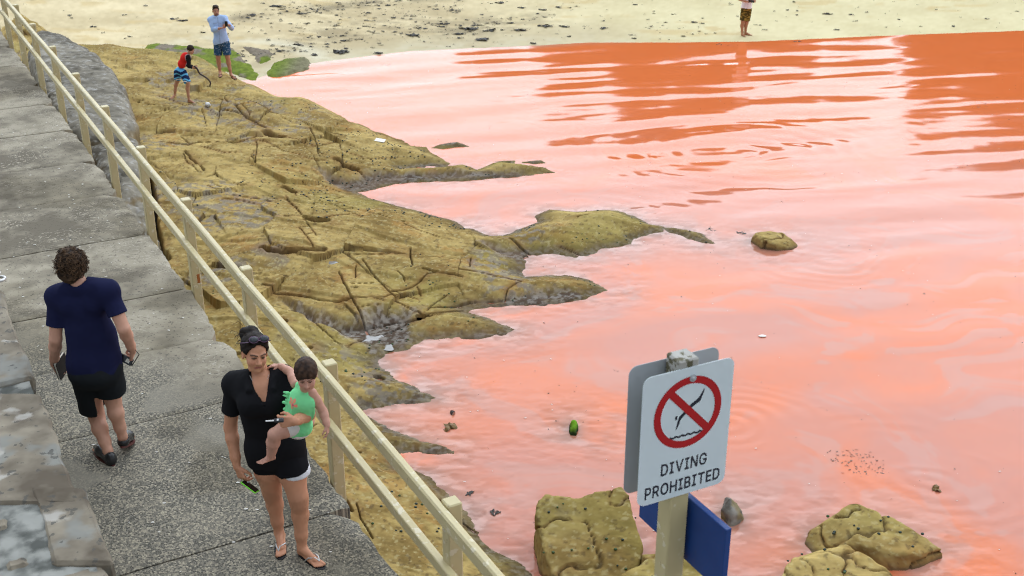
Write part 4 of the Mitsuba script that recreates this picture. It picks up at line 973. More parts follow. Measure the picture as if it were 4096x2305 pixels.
def leg(S, hp, kn, an, f, r=(.088, .078, .058, .053, .056, .040, .033), k=0.025):
    b = -np.asarray(f, float)
    limb(S, [hp, mid(hp, kn, .45, f, .010), mid(hp, kn, .94, f, .006), mid(kn, an, .08), mid(kn, an, .34, b, .020), mid(kn, an, .74, b, .006), an], r, k)
    S.ell(mid(hp, kn, 1.0, f, .020), (.030, .026, .034), None, 0.02)


def box_of(pts, m):
    p = np.array(pts, float)
    return p.min(0) - m, p.max(0) + m


def wavy(S, amp, s, seed, squash=(1, 1, .5)):
    """Folds in cloth: mostly lengthwise."""
    band = np.abs(S.F) < 4 * amp + 2 * S.h
    P = S.lo + S.h * np.argwhere(band)
    n = 1 - 2 * np.abs(fb(P * np.array(squash), s, 2, seed) - 0.5)
    S.F[band] -= (amp * 2 * (n - 0.7)).astype(np.float32)


def tint(v, base, seed, amt=0.25, s=14):
    return np.asarray(base) * (1 - amt / 2 + amt * fb(v, s, 3, seed))[:, None]


def cloth(name, S, parent, base, seed, mtl='m_cloth', paint=None, label=None):
    m = S.mesh()
    c = tint(m.vertices, base, seed)
    if paint is not None:
        paint(c, np.array(m.vertices))
    return put(name, m, mtl, parent=parent, smooth=True, color=np.clip(c, .002, .9), label=label)


def sole_mesh(heel, toe, width, thick, side=1, z=None):
    """A sandal sole lying under a foot."""
    heel, toe = np.asarray(heel, float), np.asarray(toe, float)
    f = unit(toe - heel); up = unit(V(0, 0, 1) - f * f[2]); r = np.cross(f, up) * side
    ln = np.linalg.norm(toe - heel) + .03
    a = np.linspace(0, 2 * np.pi, 28, endpoint=False)
    x = 0.5 - 0.5 * np.cos(a)
    w = width * (0.36 + 0.16 * x ** 1.5) * np.sin(a)
    pts = heel - f * .015 + np.outer(x * ln, f) + np.outer(w + .006 * np.sin(np.pi * x), r)
    v = np.vstack([pts, pts - up * thick, [pts.mean(0)], [pts.mean(0) - up * thick]])
    n, fc = 28, []
    for i in range(n):
        j = (i + 1) % n
        fc += [[i, i + n, j + n], [i, j + n, j], [2 * n, i, j], [2 * n + 1, j + n, i + n]]
    m = trimesh.Trimesh(v, fc, process=False)
    m.fix_normals()
    return m


def thong(heel, toe, s=1.0, side=1, r=.006):
    heel, toe = np.asarray(heel, float), np.asarray(toe, float)
    f = unit(toe - heel); up = V(0, 0, 1); rr = np.cross(f, up) * side
    ln = np.linalg.norm(toe - heel)
    post = heel + f * ln * .80 + rr * .016 * s + up * .026 * s
    out = []
    for t in (-1, 1):
        end = heel + f * ln * .42 + rr * .038 * t * s + up * .004
        m1 = heel + f * ln * .56 + rr * (.034 * t) * s + up * .044 * s
        m2 = heel + f * ln * .69 + rr * (.016 + .014 * t) * s + up * .045 * s
        out.append(tube([end, m1, m2, post, post - up * .026 * s], r, 6))
    return join(out)


def curls(c, B, pts_n, r, sizes, seed, keep=None, turns=1.1):
    """Locks of hair: short bent tubes standing on an ellipsoid."""
    g = np.random.default_rng(seed)
    out = []
    while len(out) < pts_n:
        u = unit(g.normal(size=3))
        if keep is not None and not keep(u):
            continue
        p = np.asarray(c) + (u * np.asarray(r)) @ B
        n = unit((u / np.asarray(r)) @ B)
        t = unit(np.cross(n, g.normal(size=3))); b = np.cross(n, t)
        rad, ln = g.uniform(*sizes[0]), g.uniform(*sizes[1])
        a0 = g.uniform(0, 6.28)
        pts = [p - n * .008 + n * ln * q + rad * (math.cos(a0 + turns * 5 * q) * t + math.sin(a0 + turns * 5 * q) * b) - V(0, 0, .010) * q for q in np.linspace(0, 1, 7)]
        out.append(tube(pts, [sizes[2] * (1 - .55 * q) for q in np.linspace(0, 1, 7)], 5))
    return join(out)


def strands(rows, r=.0012):
    return join([tube(p, [r, r, r * .8, r * .4][:len(p)] if len(p) <= 4 else r, 4) for p in rows])


def hair_colour(v, dark, light, seed):
    t = fb(v, [60, 60, 25], 3, seed)[:, None]
    t = np.clip((t - .35) * 2.6, 0, 1)
    return np.asarray(dark) * (1 - t) + np.asarray(light) * t

# joints, metres
WOMAN = {"headc":[-1.668,6.77,4.148],"neck":[-1.65,6.79,3.963],"chest":[-1.643,6.75,3.845],"waist":[-1.642,6.8,3.565],"pelvis":[-1.602,6.8,3.417],"shR":[-1.837,6.83,3.886],"shL":[-1.504,6.81,3.944],"elR":[-1.904,6.85,3.536],"wrR":[-1.862,6.75,3.284],"knR":[-1.82,6.67,3.219],"elL":[-1.321,6.6,3.781],"wrL":[-1.365,6.38,3.857],"hipR":[-1.671,6.81,3.363],"hipL":[-1.525,6.81,3.38],"kR":[-1.665,6.85,3.015],"kL":[-1.449,6.69,3.059],"aR":[-1.642,6.838,2.6899999999999995],"aL":[-1.45,6.659,2.6899999999999995]}
BABY = {"headc":[-1.293,6.5,4.121],"neck":[-1.311,6.52,4.021],"chest":[-1.338,6.55,3.918],"pelvis":[-1.4,6.6,3.71],"shR":[-1.274,6.54,3.972],"elR":[-1.214,6.55,3.829],"wrR":[-1.185,6.5,3.756],"shL":[-1.396,6.64,3.983],"elL":[-1.446,6.74,4.018],"haL":[-1.521,6.8,4.029],"hip":[-1.413,6.55,3.727],"kn":[-1.523,6.48,3.701],"an":[-1.578,6.55,3.495],"toe":[-1.651,6.48,3.476],"heel":[-1.564,6.58,3.453]}
MAN = {"headc":[-3.237,7.95,4.274],"neck":[-3.205,7.92,4.122],"chest":[-3.21,7.95,3.928],"waist":[-3.194,7.97,3.617],"pelvis":[-3.198,7.95,3.43],"shA":[-3.392,7.95,4.019],"shB":[-2.997,7.93,4.069],"elA":[-3.442,7.91,3.674],"wrA":[-3.559,8.07,3.375],"haA":[-3.569,8.15,3.26],"elB":[-2.894,7.85,3.786],"wrB":[-2.917,8.03,3.516],"haB":[-2.977,8.09,3.407],"hipA":[-3.284,7.97,3.384],"hipB":[-3.118,7.97,3.406],"kA":[-3.298,8.07,2.921],"kB":[-3.122,8.01,3.103],"aA":[-3.181,7.902,2.6999999999999993],"aB":[-3.088,8.001,2.7699999999999996]}
BLUE = {"headc":[-7.321,29.2,2.155],"neck":[-7.309,29.2,2.01],"chest":[-7.3,29.2,1.835],"waist":[-7.265,29.2,1.566],"pelvis":[-7.259,29.2,1.385],"shA":[-7.469,29.2,1.938],"shB":[-7.122,29.2,1.963],"elA":[-7.395,29.1,1.703],"wrA":[-7.164,28.88,1.788],"haA":[-7.035,28.82,1.836],"elB":[-6.954,29.1,1.751],"wrB":[-6.952,28.9,1.868],"haB":[-7.0,28.82,1.871],"hipA":[-7.35,29.2,1.349],"hipB":[-7.16,29.2,1.349],"kA":[-7.367,29.15,1.015],"kB":[-7.132,29.15,1.024],"aA":[-7.371,29.2,0.636],"aB":[-7.102,29.2,0.645],"fA":[-7.314,29.05,0.561],"fB":[-7.019,29.08,0.569]}
BOY = {"headc":[-7.399,26.85,1.702],"neck":[-7.492,26.95,1.593],"chest":[-7.581,26.95,1.495],"waist":[-7.713,27.0,1.263],"pelvis":[-7.749,27.0,1.169],"shA":[-7.63,27.05,1.514],"shB":[-7.468,26.85,1.534],"elB":[-7.472,26.81,1.333],"wrB":[-7.401,26.81,1.294],"haB":[-7.328,26.81,1.299],"elA":[-7.54,27.0,1.305],"haA":[-7.378,26.89,1.297],"hipA":[-7.817,27.05,1.131],"hipB":[-7.663,26.95,1.147],"kA":[-7.843,27.05,0.943],"kB":[-7.547,26.83,0.928],"aA":[-7.963,27.1,0.705],"aB":[-7.573,26.85,0.622],"tA":[-7.96,26.97,0.678],"tB":[-7.416,26.8,0.601],"stick":[[-7.352,26.8,1.335],[-7.283,26.8,1.276],[-7.246,26.8,1.157],[-7.159,26.8,1.106],[-7.065,26.8,1.038],[-7.007,26.8,0.953],[-7.033,26.8,0.867]]}
BALL = [-7.014,26.35,0.82]
FAR = {"pelvis":[7.213,36.4,0.902],"hipA":[7.148,36.4,0.849],"hipB":[7.286,36.4,0.849],"kA":[7.125,36.37,0.475],"kB":[7.26,36.43,0.453],"aA":[7.147,36.4,0.129],"aB":[7.263,36.5,0.114],"tA":[7.174,36.25,0.054],"tB":[7.41,36.42,0.04],"wrA":[7.192,36.2,1.162],"elA":[6.983,36.4,1.132],"cam":[7.268,36.15,1.156]}
# ---------------------------------------------------------------- woman with a toddler on her arm
J = {k: np.array(v) for k, v in WOMAN.items()}
wo = thing('person', 'woman in black shirt and shorts carrying a toddler along the walkway', 'person')
f = unit(V(0.10, -1, 0)); Bw = frame(f); r_ = Bw[0]       # r_: her right, left in the picture
lo, hi = box_of(list(J.values()), .16)
lo[2], hi[2] = 2.58, 4.34
hf = unit(V(0.42, -0.86, -0.22)); Bh = frame(hf, unit(V(0.13, 0.02, 1)))
hc = J['headc'] + V(0.0, 0, -.012)
HS = 0.98


def trunk(S, J, B, w=1.0, bust=0.0, g=0.0, k=0.05):
    """Torso from hips to collar; g: added all round (clothing)."""
    r, f, u = B
    ch, wa, pe = J['chest'], J['waist'], J['pelvis']
    S.ell(mid(ch, J['neck'], .12), (.150 * w + g, .098 + g, .125 + g), B, k)
    S.ell(mid(ch, wa, .45), (.138 * w + g, .098 + g, .15 + g), B, k)
    S.ell(wa, (.134 * w + g, .100 + g, .14 + g), B, k)
    S.ell(pe + u * .01, (.165 * w + g, .112 + g, .12 + g), B, k)
    S.ell(pe - u * .05 - f * .02, (.158 * w + g, .112 + g, .10 + g), B, k)
    for t in (-1, 1):
        if bust:
            S.ell(mid(ch, wa, .10) + r * t * .070 + f * .085, (.066 + g, .055 + g, .066 + g), B, .04)
    for s in ('A', 'B', 'R', 'L'):
        if 'sh' + s in J:
            S.cone(mid(J['neck'], J['chest'], .10), J['sh' + s], .052 + g, .055 + g, .03)
            S.cone(mid(ch, J['sh' + s], .45), J['sh' + s] - u * .02, .080 + g, .052 + g, .04)


S = Sdf(lo, hi, .0055)
trunk(S, J, Bw, .98, 1)
S.cone(J['neck'] + V(0, .02, -.03), hc + V(.0, .015, -.06), .058, .050, .02)
gw = add_head(S, hc, Bh, HS)
arm(S, J['shR'], J['elR'], J['wrR'], (.052, .051, .043, .043, .033, .026))
arm(S, J['shL'], J['elL'], J['wrL'], (.052, .050, .044, .043, .034, .027))
for s in 'RL':
    leg(S, J['hip' + s], J['k' + s], J['a' + s], f, (.100, .094, .065, .058, .057, .042, .033))
add_hand(S, J['wrR'], unit(V(.35, -.2, -.9)), unit(V(.55, .6, -.1)), V(.2, -1, 0), .95, (.55, .6, .65, .7))
add_hand(S, J['wrL'], unit(V(-.97, .05, -.08)), unit(V(.1, .95, -.25)), V(0, 0, 1), .95, (.55, .65, .75, .8))
tR0, tR1 = V(-1.637, 6.885, 2.602 + .012), V(-1.600, 6.645, 2.612)
tL0, tL1 = V(-1.478, 6.700, 2.602 + .012), V(-1.296, 6.535, 2.612)
add_foot(S, J['aR'], tR0, tR1, .95, 1)
add_foot(S, J['aL'], tL0, tL1, .95, -1)
m = S.mesh(); v = np.array(m.vertices)
col = tint(v, V(0.50, 0.235, 0.135), 720, .16, 9)
face_paint(col, v, gw, HS)
knee = np.minimum(np.linalg.norm(v - J['kR'] - f * .05, axis=1), np.linalg.norm(v - J['kL'] - f * .05, axis=1))
col *= (1 - .16 * smooth01(.09, .03, knee))[:, None]
put('body', m, 'm_skin', parent=wo, smooth=True, color=np.clip(col, .01, .8))
# polo shirt
S = Sdf(lo, hi, .0065)
trunk(S, J, Bw, 1.02, 1, .020)
S.ell(J['pelvis'] + V(-.01, 0, .0), (.185, .135, .16), Bw, .05)
S.cone(J['pelvis'] + r_ * .06 - V(0, 0, .02), mid(J['hipR'], J['kR'], .30) + f * .01, .135, .132, .05)
S.cone(J['pelvis'] - r_ * .06, J['pelvis'] - r_ * .08 - V(0, 0, .10), .130, .120, .05)
for s, e in (('R', .62), ('L', .62)):
    S.cone(J['sh' + s] - V(0, 0, .02), mid(J['sh' + s], J['el' + s], e + .12), .063, .069, .03)
    S.hem(mid(J['sh' + s], J['el' + s], e), J['el' + s] - J['sh' + s], .10)
S.plane(mid(J['hipR'], J['kR'], .22), V(-.10, 0, -1), .004)
wavy(S, .013, 6, 730)
cut0 = J['neck'] + f * .03 + V(0, 0, .03)
S.cone(J['neck'] + V(0, 0, .05), hc - V(0, 0, .05), .066, .075, .006, 'cut')
vb = V(-1.603, 6.62, 3.835)
for a in np.linspace(0, 1, 6):
    p = mid(cut0 + f * .05, vb, a)
    S.cone(p - f * .05, p + f * .12, .060 * (1 - a) + .006, .060 * (1 - a) + .006, .006, 'cut')
nb = J['neck'] - f * .055 + V(0, 0, .035)
for t in (-1, 1):
    sidep = J['neck'] + r_ * t * .075 + V(0, 0, .022)
    tip = mid(cut0, vb, .42) + r_ * t * .075 + f * .045
    S.cone(nb, sidep, .016, .018, .012).cone(sidep, tip, .022, .024, .014, flat=(f, .6))
cloth('polo_shirt', S, wo, V(.0075, .0075, .009), 731)
S = Sdf(lo, hi, .0075)
S.ell(J['pelvis'] - V(0, 0, .03), (.186, .135, .13), Bw, .04)
S.cone(J['hipL'], mid(J['hipL'], J['kL'], .42) + f * .008, .121, .117, .04)
S.cone(J['hipR'], mid(J['hipR'], J['kR'], .20), .118, .115, .04)
S.hem(mid(J['hipL'], J['kL'], .37), V(.16, .0, -1), .17)
wavy(S, .008, 8, 732)
cloth('shorts', S, wo, V(.007, .007, .009), 733)
S = Sdf(lo, hi, .007)
S.cone(mid(J['hipL'], J['kL'], .1), mid(J['hipL'], J['kL'], .45) - r_ * .010, .116, .113, .02)
S.plane(mid(J['hipL'], J['kL'], .40), V(-.12, .1, -1), .003).plane(mid(J['hipL'], J['kL'], .15), V(0, 0, 1), .003)
cloth('lining', S, wo, V(.62, .63, .66), 734, label='white lining below the hem of the shorts')
# hair drawn back into a loose knot
S = Sdf(hc - .2, hc + .24, .005)
gh = lambda x, y, z: hc + V(x, y, z) @ Bh
S.ell(gh(0, -.022, .046), (.090, .106, .092), Bh, .01)
S.cone(gh(-.045, .045, .112), gh(.045, .045, .112), .022, .022, .02)
S.ell(gh(.0, -.095, .112), (.046, .044, .038), Bh, .02)
S.ell(gh(.045, -.105, .10), (.034, .036, .040), Bh, .02)
S.ell(gh(0, -.085, -.02), (.066, .045, .06), Bh, .03)
S.ell(gh(0, .062, -.004), (.068, .074, .092), Bh, .010, 'cut')
for t in (-1, 1):
    S.ell(gh(t * .080, .012, -.028), (.030, .040, .040), Bh, .008, 'cut')
S.rough(.006, 55, 740, 2)
hm = S.mesh()
put('hair', hm, 'm_hair', parent=wo, smooth=True, color=hair_colour(np.array(hm.vertices), V(.005, .004, .0035), V(.022, .014, .010), 741))
gg = np.random.default_rng(3)
ws = []
for i in range(46):
    a = gh(gg.uniform(-.05, .07), gg.uniform(-.13, -.05), gg.uniform(.02, .15))
    b = a + (V(gg.uniform(.0, .05), gg.uniform(-.05, -.01), gg.uniform(-.03, .03)) @ Bh)
    ws.append([a, mid(a, b, .5) + V(0, 0, .008), b, b + V(-.012, 0, -.02)])
put('hair', strands(ws, .0016), 'm_hairdark', parent=wo) if 'm_hairdark' in scene else None
# flip-flops, necklace
for (h0, t0, sd) in ((tR0, tR1, 1), (tL0, tL1, -1)):
    so = put('sandal', sole_mesh(h0, t0 + unit(t0 - h0) * .005, .100, .014, sd), 'm_rubber', parent=wo)
    put('strap', thong(h0, t0, .95, sd, .0055), 'm_silver', parent=so, smooth=True)
nk = [J['neck'] + r_ * .05 * math.cos(a) * (1.25) + f * (.052 + .03 * math.sin(a)) + V(0, 0, .035 - .075 * math.sin(a) ** 2) for a in np.linspace(.15, math.pi - .15, 14)]
put('necklace', tube(nk, .0016, 5), 'm_silver', parent=wo)
# what she carries
sg = thing('sunglasses', 'dark sunglasses pushed up on the hair of the woman in black', 'sunglasses')
Rg = np.stack([Bh[0], unit(Bh[1] * .80 + Bh[2] * .60), np.cross(Bh[0], unit(Bh[1] * .80 + Bh[2] * .60))])
for t in (-1, 1):
    c0 = gh(t * .034, .070, .136)
    S = Sdf(c0 - .05, c0 + .05, .003)
    S.ell(c0, (.0275, .008, .0195), Rg, .003)
    q = S.mesh()
    put('lens', q, 'm_lens', parent=sg, smooth=True)
    a = np.linspace(0, 2 * np.pi, 21)
    put('frame', tube([c0 + (V(.0295 * math.cos(x), -.002, .0215 * math.sin(x)) @ Rg) for x in a], .003, 6), 'm_plum', parent=sg, smooth=True)
    put('temple', tube([gh(t * .068, .075, .124), gh(t * .088, .03, .098), gh(t * .094, -.03, .07)], .0032, 6), 'm_plum', parent=sg, smooth=True)
put('bridge', tube([gh(-.008, .084, .133), gh(.008, .084, .133)], .003, 6), 'm_plum', parent=sg)
hR = J['wrR'] + unit(V(.35, -.2, -.9)) * .105
ph = thing('mobile_phone', 'mobile phone in a bright green case in the hand of the woman in black', 'phone')
Rp = frame(unit(V(.62, -.35, -.55)), unit(V(.45, .10, .75)))
pc = hR + V(.047, -.020, -.035)
put('case', boxm((.064, .128, .009), pc, Rp.T, .003), 'm_lime', parent=ph, smooth=30)
put('screen', boxm((.056, .118, .002), pc + Rp[2] * .0056, Rp.T), 'm_blackgloss', parent=ph)
hL = J['wrL'] + unit(V(-.97, .05, -.08)) * .085
ck = thing('car_key', 'black car key held against the toddler in green', 'key')
kc = hL + V(-.005, -.045, .038)
Rk = frame(unit(V(-.9, -.25, .25)), V(0, -.6, .8))
put('fob', boxm((.032, .062, .016), kc, Rk.T, .007), 'm_blackgloss', parent=ck, smooth=40)
put('button', boxm((.014, .012, .003), kc + Rk[2] * .0085 + Rk[1] * .006, Rk.T, .001), 'm_silver', parent=ck)
put('blade', boxm((.009, .055, .0025), kc + Rk[1] * .055, Rk.T), 'm_silver', parent=ck)

# toddler
K = {k: np.array(v) for k, v in BABY.items()}
ba = thing('person', 'dark haired toddler in a bright green top carried on an arm', 'person')
bf = unit(V(-.35, -.85, 0.05)); Bb = frame(bf, unit(V(.15, 0, 1)))
hfb = unit(V(.12, -.80, -.62)); Bbh = frame(hfb, unit(V(.02, -.35, 1)))
lo, hi = box_of(list(K.values()), .14)
hcb = K['headc']
S = Sdf(lo, hi, .0045)
S.ell(K['chest'], (.082, .066, .085), Bb, .03).ell(mid(K['chest'], K['pelvis'], .5), (.082, .074, .08), Bb, .03).ell(K['pelvis'], (.085, .078, .07), Bb, .03)
S.cone(K['neck'], hcb, .034, .036, .015)
gb = add_head(S, hcb, Bbh, .80, True)
arm(S, K['shR'], K['elR'], K['wrR'], (.032, .032, .028, .028, .023, .019), .012)
arm(S, K['shL'], K['elL'], K['haL'], (.032, .030, .026, .026, .022, .018), .012)
add_hand(S, K['wrR'], unit(V(.05, -.25, -1)), unit(V(-.9, .1, -.1)), V(0, -1, 0), .56, (.35, .4, .4, .45), k=.003)
add_hand(S, K['haL'], unit(V(-1, .05, .05)), V(0, 0, -1), V(0, -1, 0), .54, (.3, .3, .3, .35), k=.003)
limb(S, [K['hip'], mid(K['hip'], K['kn'], .5), K['kn'], mid(K['kn'], K['an'], .35), K['an']], (.058, .054, .042, .044, .028), .015)
S.cone(K['hip'] + V(.05, .06, 0), K['hip'] + V(.06, .16, -.06), .056, .050, .02)
add_foot(S, K['an'], K['heel'], K['toe'], .56, 1, .008)
m = S.mesh(); v = np.array(m.vertices)
col = tint(v, V(0.48, 0.25, 0.18), 750, .14, 12)
face_paint(col, v, gb, .80, brow=(.12, .06, .04), lip=(.42, .16, .13))
put('body', m, 'm_skin', parent=ba, smooth=True, color=np.clip(col, .01, .8))
S = Sdf(lo, hi, .0045)
g = .010
S.ell(K['chest'] - V(0, 0, .005), (.082 + g, .066 + g, .080 + g), Bb, .03).ell(mid(K['chest'], K['pelvis'], .5), (.086 + g, .080 + g, .08 + g), Bb, .03).ell(K['pelvis'] + V(0, 0, -.005), (.096 + g, .088 + g, .075 + g), Bb, .03)
for q in ('shR', 'shL'):
    S.cone(mid(K['neck'], K['chest'], .3), mid(K['neck'], K[q], .62), .026, .022, .015)
S.cone(K['neck'] + bf * .035 + V(0, 0, .02), K['neck'] + bf * .09 - V(0, 0, .01), .042, .040, .006, 'cut')
for q, e in (('shR', 'elR'), ('shL', 'elL')):
    S.cone(K[q] + V(0, 0, .01), K[e], .037, .030, .005, 'cut')
fr = K['chest'] + Bb[0] * .085 + bf * .03
for a in np.linspace(0, 1, 7):                                  # frill down the side
    p = fr + V(-.005, 0, .03) - V(.0, 0, .15) * a + Bb[0] * .012 * math.sin(a * 16)
    S.cone(p, p + Bb[0] * .024 + bf * .006, .010, .007, .006)
S.plane(K['pelvis'] - V(0, 0, .065), V(.1, 0, -1), .003)
wavy(S, .007, 13, 751)
flower = K['chest'] + bf * .09 + Bb[0] * .035 - V(0, 0, .005)


def print_(c, v):
    d = v - flower
    rr = np.linalg.norm(d, axis=1)
    a = np.arctan2(d[:, 2], d @ Bb[0])
    petals = smooth01(.044, .036, rr + .008 * np.sin(5 * a)) * (np.abs(np.sin(2.5 * a + rr * 60)) > .45)
    c[:] = c * (1 - petals[:, None]) + petals[:, None] * V(.80, .28, .18)
    core = smooth01(.017, .012, np.linalg.norm(d + V(-.006, 0, .012), axis=1))
    c[:] = c * (1 - core[:, None]) + core[:, None] * V(.72, .05, .20)


cloth('top', S, ba, V(.20, .66, .29), 752, paint=print_)
S = Sdf(lo, hi, .005)
S.ell(K['pelvis'] - V(0, 0, .045), (.086, .080, .055), Bb, .02).cone(K['hip'], mid(K['hip'], K['kn'], .22), .064, .062, .02)
cloth('nappy', S, ba, V(.60, .58, .55), 753)
S = Sdf(hcb - .13, hcb + .13, .004)
gq = lambda x, y, z: hcb + .80 * (V(x, y, z) @ Bbh)
S.ell(gq(0, -.018, .038), (.074, .092, .082), Bbh, .01)
S.ell(gq(0, -.07, -.03), (.055, .04, .05), Bbh, .02)
S.ell(gq(0, .088, -.022), (.056, .056, .058), Bbh, .008, 'cut')
S.rough(.0045, 60, 760, 2)
hm = S.mesh()
put('hair', hm, 'm_hair', parent=ba, smooth=True, color=hair_colour(np.array(hm.vertices), V(.018, .010, .007), V(.060, .032, .019), 761))

# ---------------------------------------------------------------- man walking away
J = {k: np.array(v) for k, v in MAN.items()}
ma = thing('person', 'curly haired man in navy T-shirt and black shorts walking away along the walkway', 'person')
f = unit(V(-.22, .97, 0)); Bm = frame(f)
J['shR'], J['shL'] = J['shB'], J['shA']
lo, hi = box_of(list(J.values()), .17)
lo[2], hi[2] = 2.58, 4.50
hc = J['headc'] + V(0, 0, -.02); Bh = frame(unit(V(-.15, .97, -.05)))
S = Sdf(lo, hi, .006)
JJ = {k: J[k] for k in ('neck', 'chest', 'waist', 'pelvis', 'shR', 'shL')}
trunk(S, JJ, Bm, 1.04)
S.cone(J['neck'] - V(0, 0, .03), hc + V(0, 0, -.05), .066, .058, .02)
gm = add_head(S, hc, Bh, 1.02)
arm(S, J['shA'], J['elA'], J['wrA'], (.056, .054, .045, .046, .035, .028))
arm(S, J['shB'], J['elB'], J['wrB'], (.056, .054, .045, .046, .035, .028))
dA = unit(J['haA'] - J['wrA'])
add_hand(S, J['wrA'], dA, unit(V(.9, .1, .2)), V(.1, .8, .4), 1.03, (.5, .5, .55, .6))
dB = unit(V(-.25, .45, -.85))
add_hand(S, J['wrB'], dB, unit(V(-.95, .1, .1)), V(0, .6, .6), 1.03, (.75, .8, .85, .9), thumb_in=.9)
leg(S, J['hipA'], J['kA'], J['aA'], f, (.100, .088, .063, .058, .060, .044, .036))
leg(S, J['hipB'], J['kB'], J['aB'], f, (.100, .088, .063, .058, .060, .044, .036))
hA, tA = V(-3.150, 7.855, 2.615), V(-3.335, 8.060, 2.615)
hB, tB = V(-3.085, 7.985, 2.700), V(-3.110, 8.225, 2.615)
add_foot(S, J['aA'], hA, tA, 1.05, -1)
add_foot(S, J['aB'], hB, tB, 1.05, 1)
m = S.mesh(); v = np.array(m.vertices)
col = tint(v, V(0.50, 0.265, 0.18), 770, .16, 9)
face_paint(col, v, gm, 1.02)
put('body', m, 'm_skin', parent=ma, smooth=True, color=np.clip(col, .01, .8))
S = Sdf(lo, hi, .0065)
trunk(S, JJ, Bm, 1.03, 0, .022)
S.ell(mid(J['waist'], J['pelvis'], .35), (.175, .135, .16), Bm, .05)
S.ell(J['pelvis'] + V(0, 0, .06), (.186, .140, .15), Bm, .05).ell(J['waist'] + V(0, 0, .06), (.176, .130, .20), Bm, .05)
for a, e in (('A', .66), ('B', .60)):
    S.cone(J['sh' + a] - V(0, 0, .025), mid(J['sh' + a], J['el' + a], e + .12), .060, .066, .03)
    S.hem(mid(J['sh' + a], J['el' + a], e), J['el' + a] - J['sh' + a], .10)
S.plane(J['pelvis'] + V(0, 0, -.050), V(.10, 0, -1), .004)
S.cone(J['neck'] + V(0, 0, .045), hc, .075, .070, .005, 'cut')
wavy(S, .015, 5.5, 771, (1, 1, .45))
cloth('shirt', S, ma, V(.0085, .0105, .040), 772)
S = Sdf(lo, hi, .0075)
S.ell(J['pelvis'] - V(0, 0, .01), (.184, .134, .15), Bm, .04).ell(J['pelvis'] - V(0, 0, .05) - f * .035, (.188, .142, .13), Bm, .04)
for a, e, rr in (('A', .86, .110), ('B', .84, .112)):
    S.cone(J['hip' + a] + V(0, 0, .01), mid(J['hip' + a], J['k' + a], e), .122, rr, .03)
wavy(S, .009, 7, 773)
for a, e in (('A', .86), ('B', .80)):
    kk = mid(J['hip' + a], J['k' + a], e)
    S.hem(kk, J['k' + a] - J['hip' + a] + V(0, 0, -.15), .135)
cloth('shorts', S, ma, V(.010, .012, .014), 774)
for ht, tt, an, sd in ((hA, tA, J['aA'], -1), (hB, tB, J['aB'], 1)):
    ff = unit(tt - ht); up = unit(V(0, 0, 1) - ff * ff[2]); rr = np.cross(ff, up) * sd
    b0 = box_of([ht, tt, an], .08)
    S = Sdf(*b0, .005)
    ln = np.linalg.norm(tt - ht)
    S.cone(ht + up * .036 + ff * .015, ht + ff * ln * .62 + up * .034, .046, .050, .02, flat=(up, .95))
    S.cone(ht + ff * ln * .62 + up * .034, tt + up * .024 - ff * .03, .050, .034, .02)
    S.cone(ht + up * .06 + ff * .005, ht + up * .02, .036, .042, .02)
    S.cone(an + up * .0, an + up * .09, .046, .06, .006, 'cut')
    S.plane(ht - up * .012, -up, .003)
    sh = cloth('shoe', S, ma, V(.012, .012, .013), 775, 'm_gloss')
    put('sole', sole_mesh(ht - up * .006 - ff * .03, tt - up * .006, .112, .014, sd), 'm_redsole', parent=sh)
S = Sdf(hc - .2, hc + .24, .006)
S.ell(hc + V(0, -.03, .045) , (.100, .108, .105), Bh, .02).ell(hc + V(0, -.085, -.035), (.080, .045, .065), Bh, .03)
S.ell(hc + V(-.02, .125, -.02), (.062, .06, .085), Bh, .008, 'cut')
S.rough(.016, 26, 780, 2)
hm = S.mesh()
hr = put('hair', hm, 'm_hair', parent=ma, smooth=True, color=hair_colour(np.array(hm.vertices), V(.014, .008, .005), V(.085, .050, .028), 781))
cm = curls(hc + V(0, -.03, .04), Bh, 420, (.100, .110, .108), ((.010, .017), (.022, .042), .0042), 5, keep=lambda u: not (u[1] > .55 and u[2] < .4) and u[2] > -.95)
put('curls', cm, 'm_hair', parent=hr, smooth=True, color=hair_colour(np.array(cm.vertices), V(.016, .009, .005), V(.14, .082, .044), 782), kind='stuff')
nb = thing('notebook', 'black notebook with pale pages in the hand of the man in navy', 'book')
Rn = frame(unit(V(-.16, .45, -.88)), unit(V(.95, -.2, -.2)))
nc = mid(J['wrA'], J['haA'], .55) + V(.050, -.02, .035)
put('pages', boxm((.125, .195, .016), nc, Rn.T), 'm_paper', parent=nb)
put('cover', boxm((.132, .205, .004), nc + Rn[2] * .0102, Rn.T, .001), 'm_black', parent=nb)
put('cover', boxm((.132, .205, .004), nc - Rn[2] * .0102, Rn.T, .001), 'm_black', parent=nb)
mp = thing('mobile_phone', 'black phone on a wrist strap in the right hand of the man in navy', 'phone')
pc = J['wrB'] + dB * .095 + V(-.045, -.035, .0)
Rq = frame(unit(V(-.85, .1, .5)), unit(V(.2, -.9, .3)))
put('case', boxm((.058, .115, .010), pc, Rq.T, .003), 'm_blackgloss', parent=mp, smooth=30)
put('screen', boxm((.030, .030, .002), pc + Rq[2] * .006 - Rq[1] * .02, Rq.T), 'm_paper', parent=mp, label='pale lit part of the screen')
put('strap', tube([pc - Rq[1] * .05 + V(.0, -.0, .0), pc + V(.06, -.05, -.03), J['wrB'] + V(.055, -.03, -.02), J['wrB'] + V(.02, -.02, .03), J['wrB'] + V(-.02, -.045, .01)], .004, 6), 'm_black', parent=mp, smooth=True)

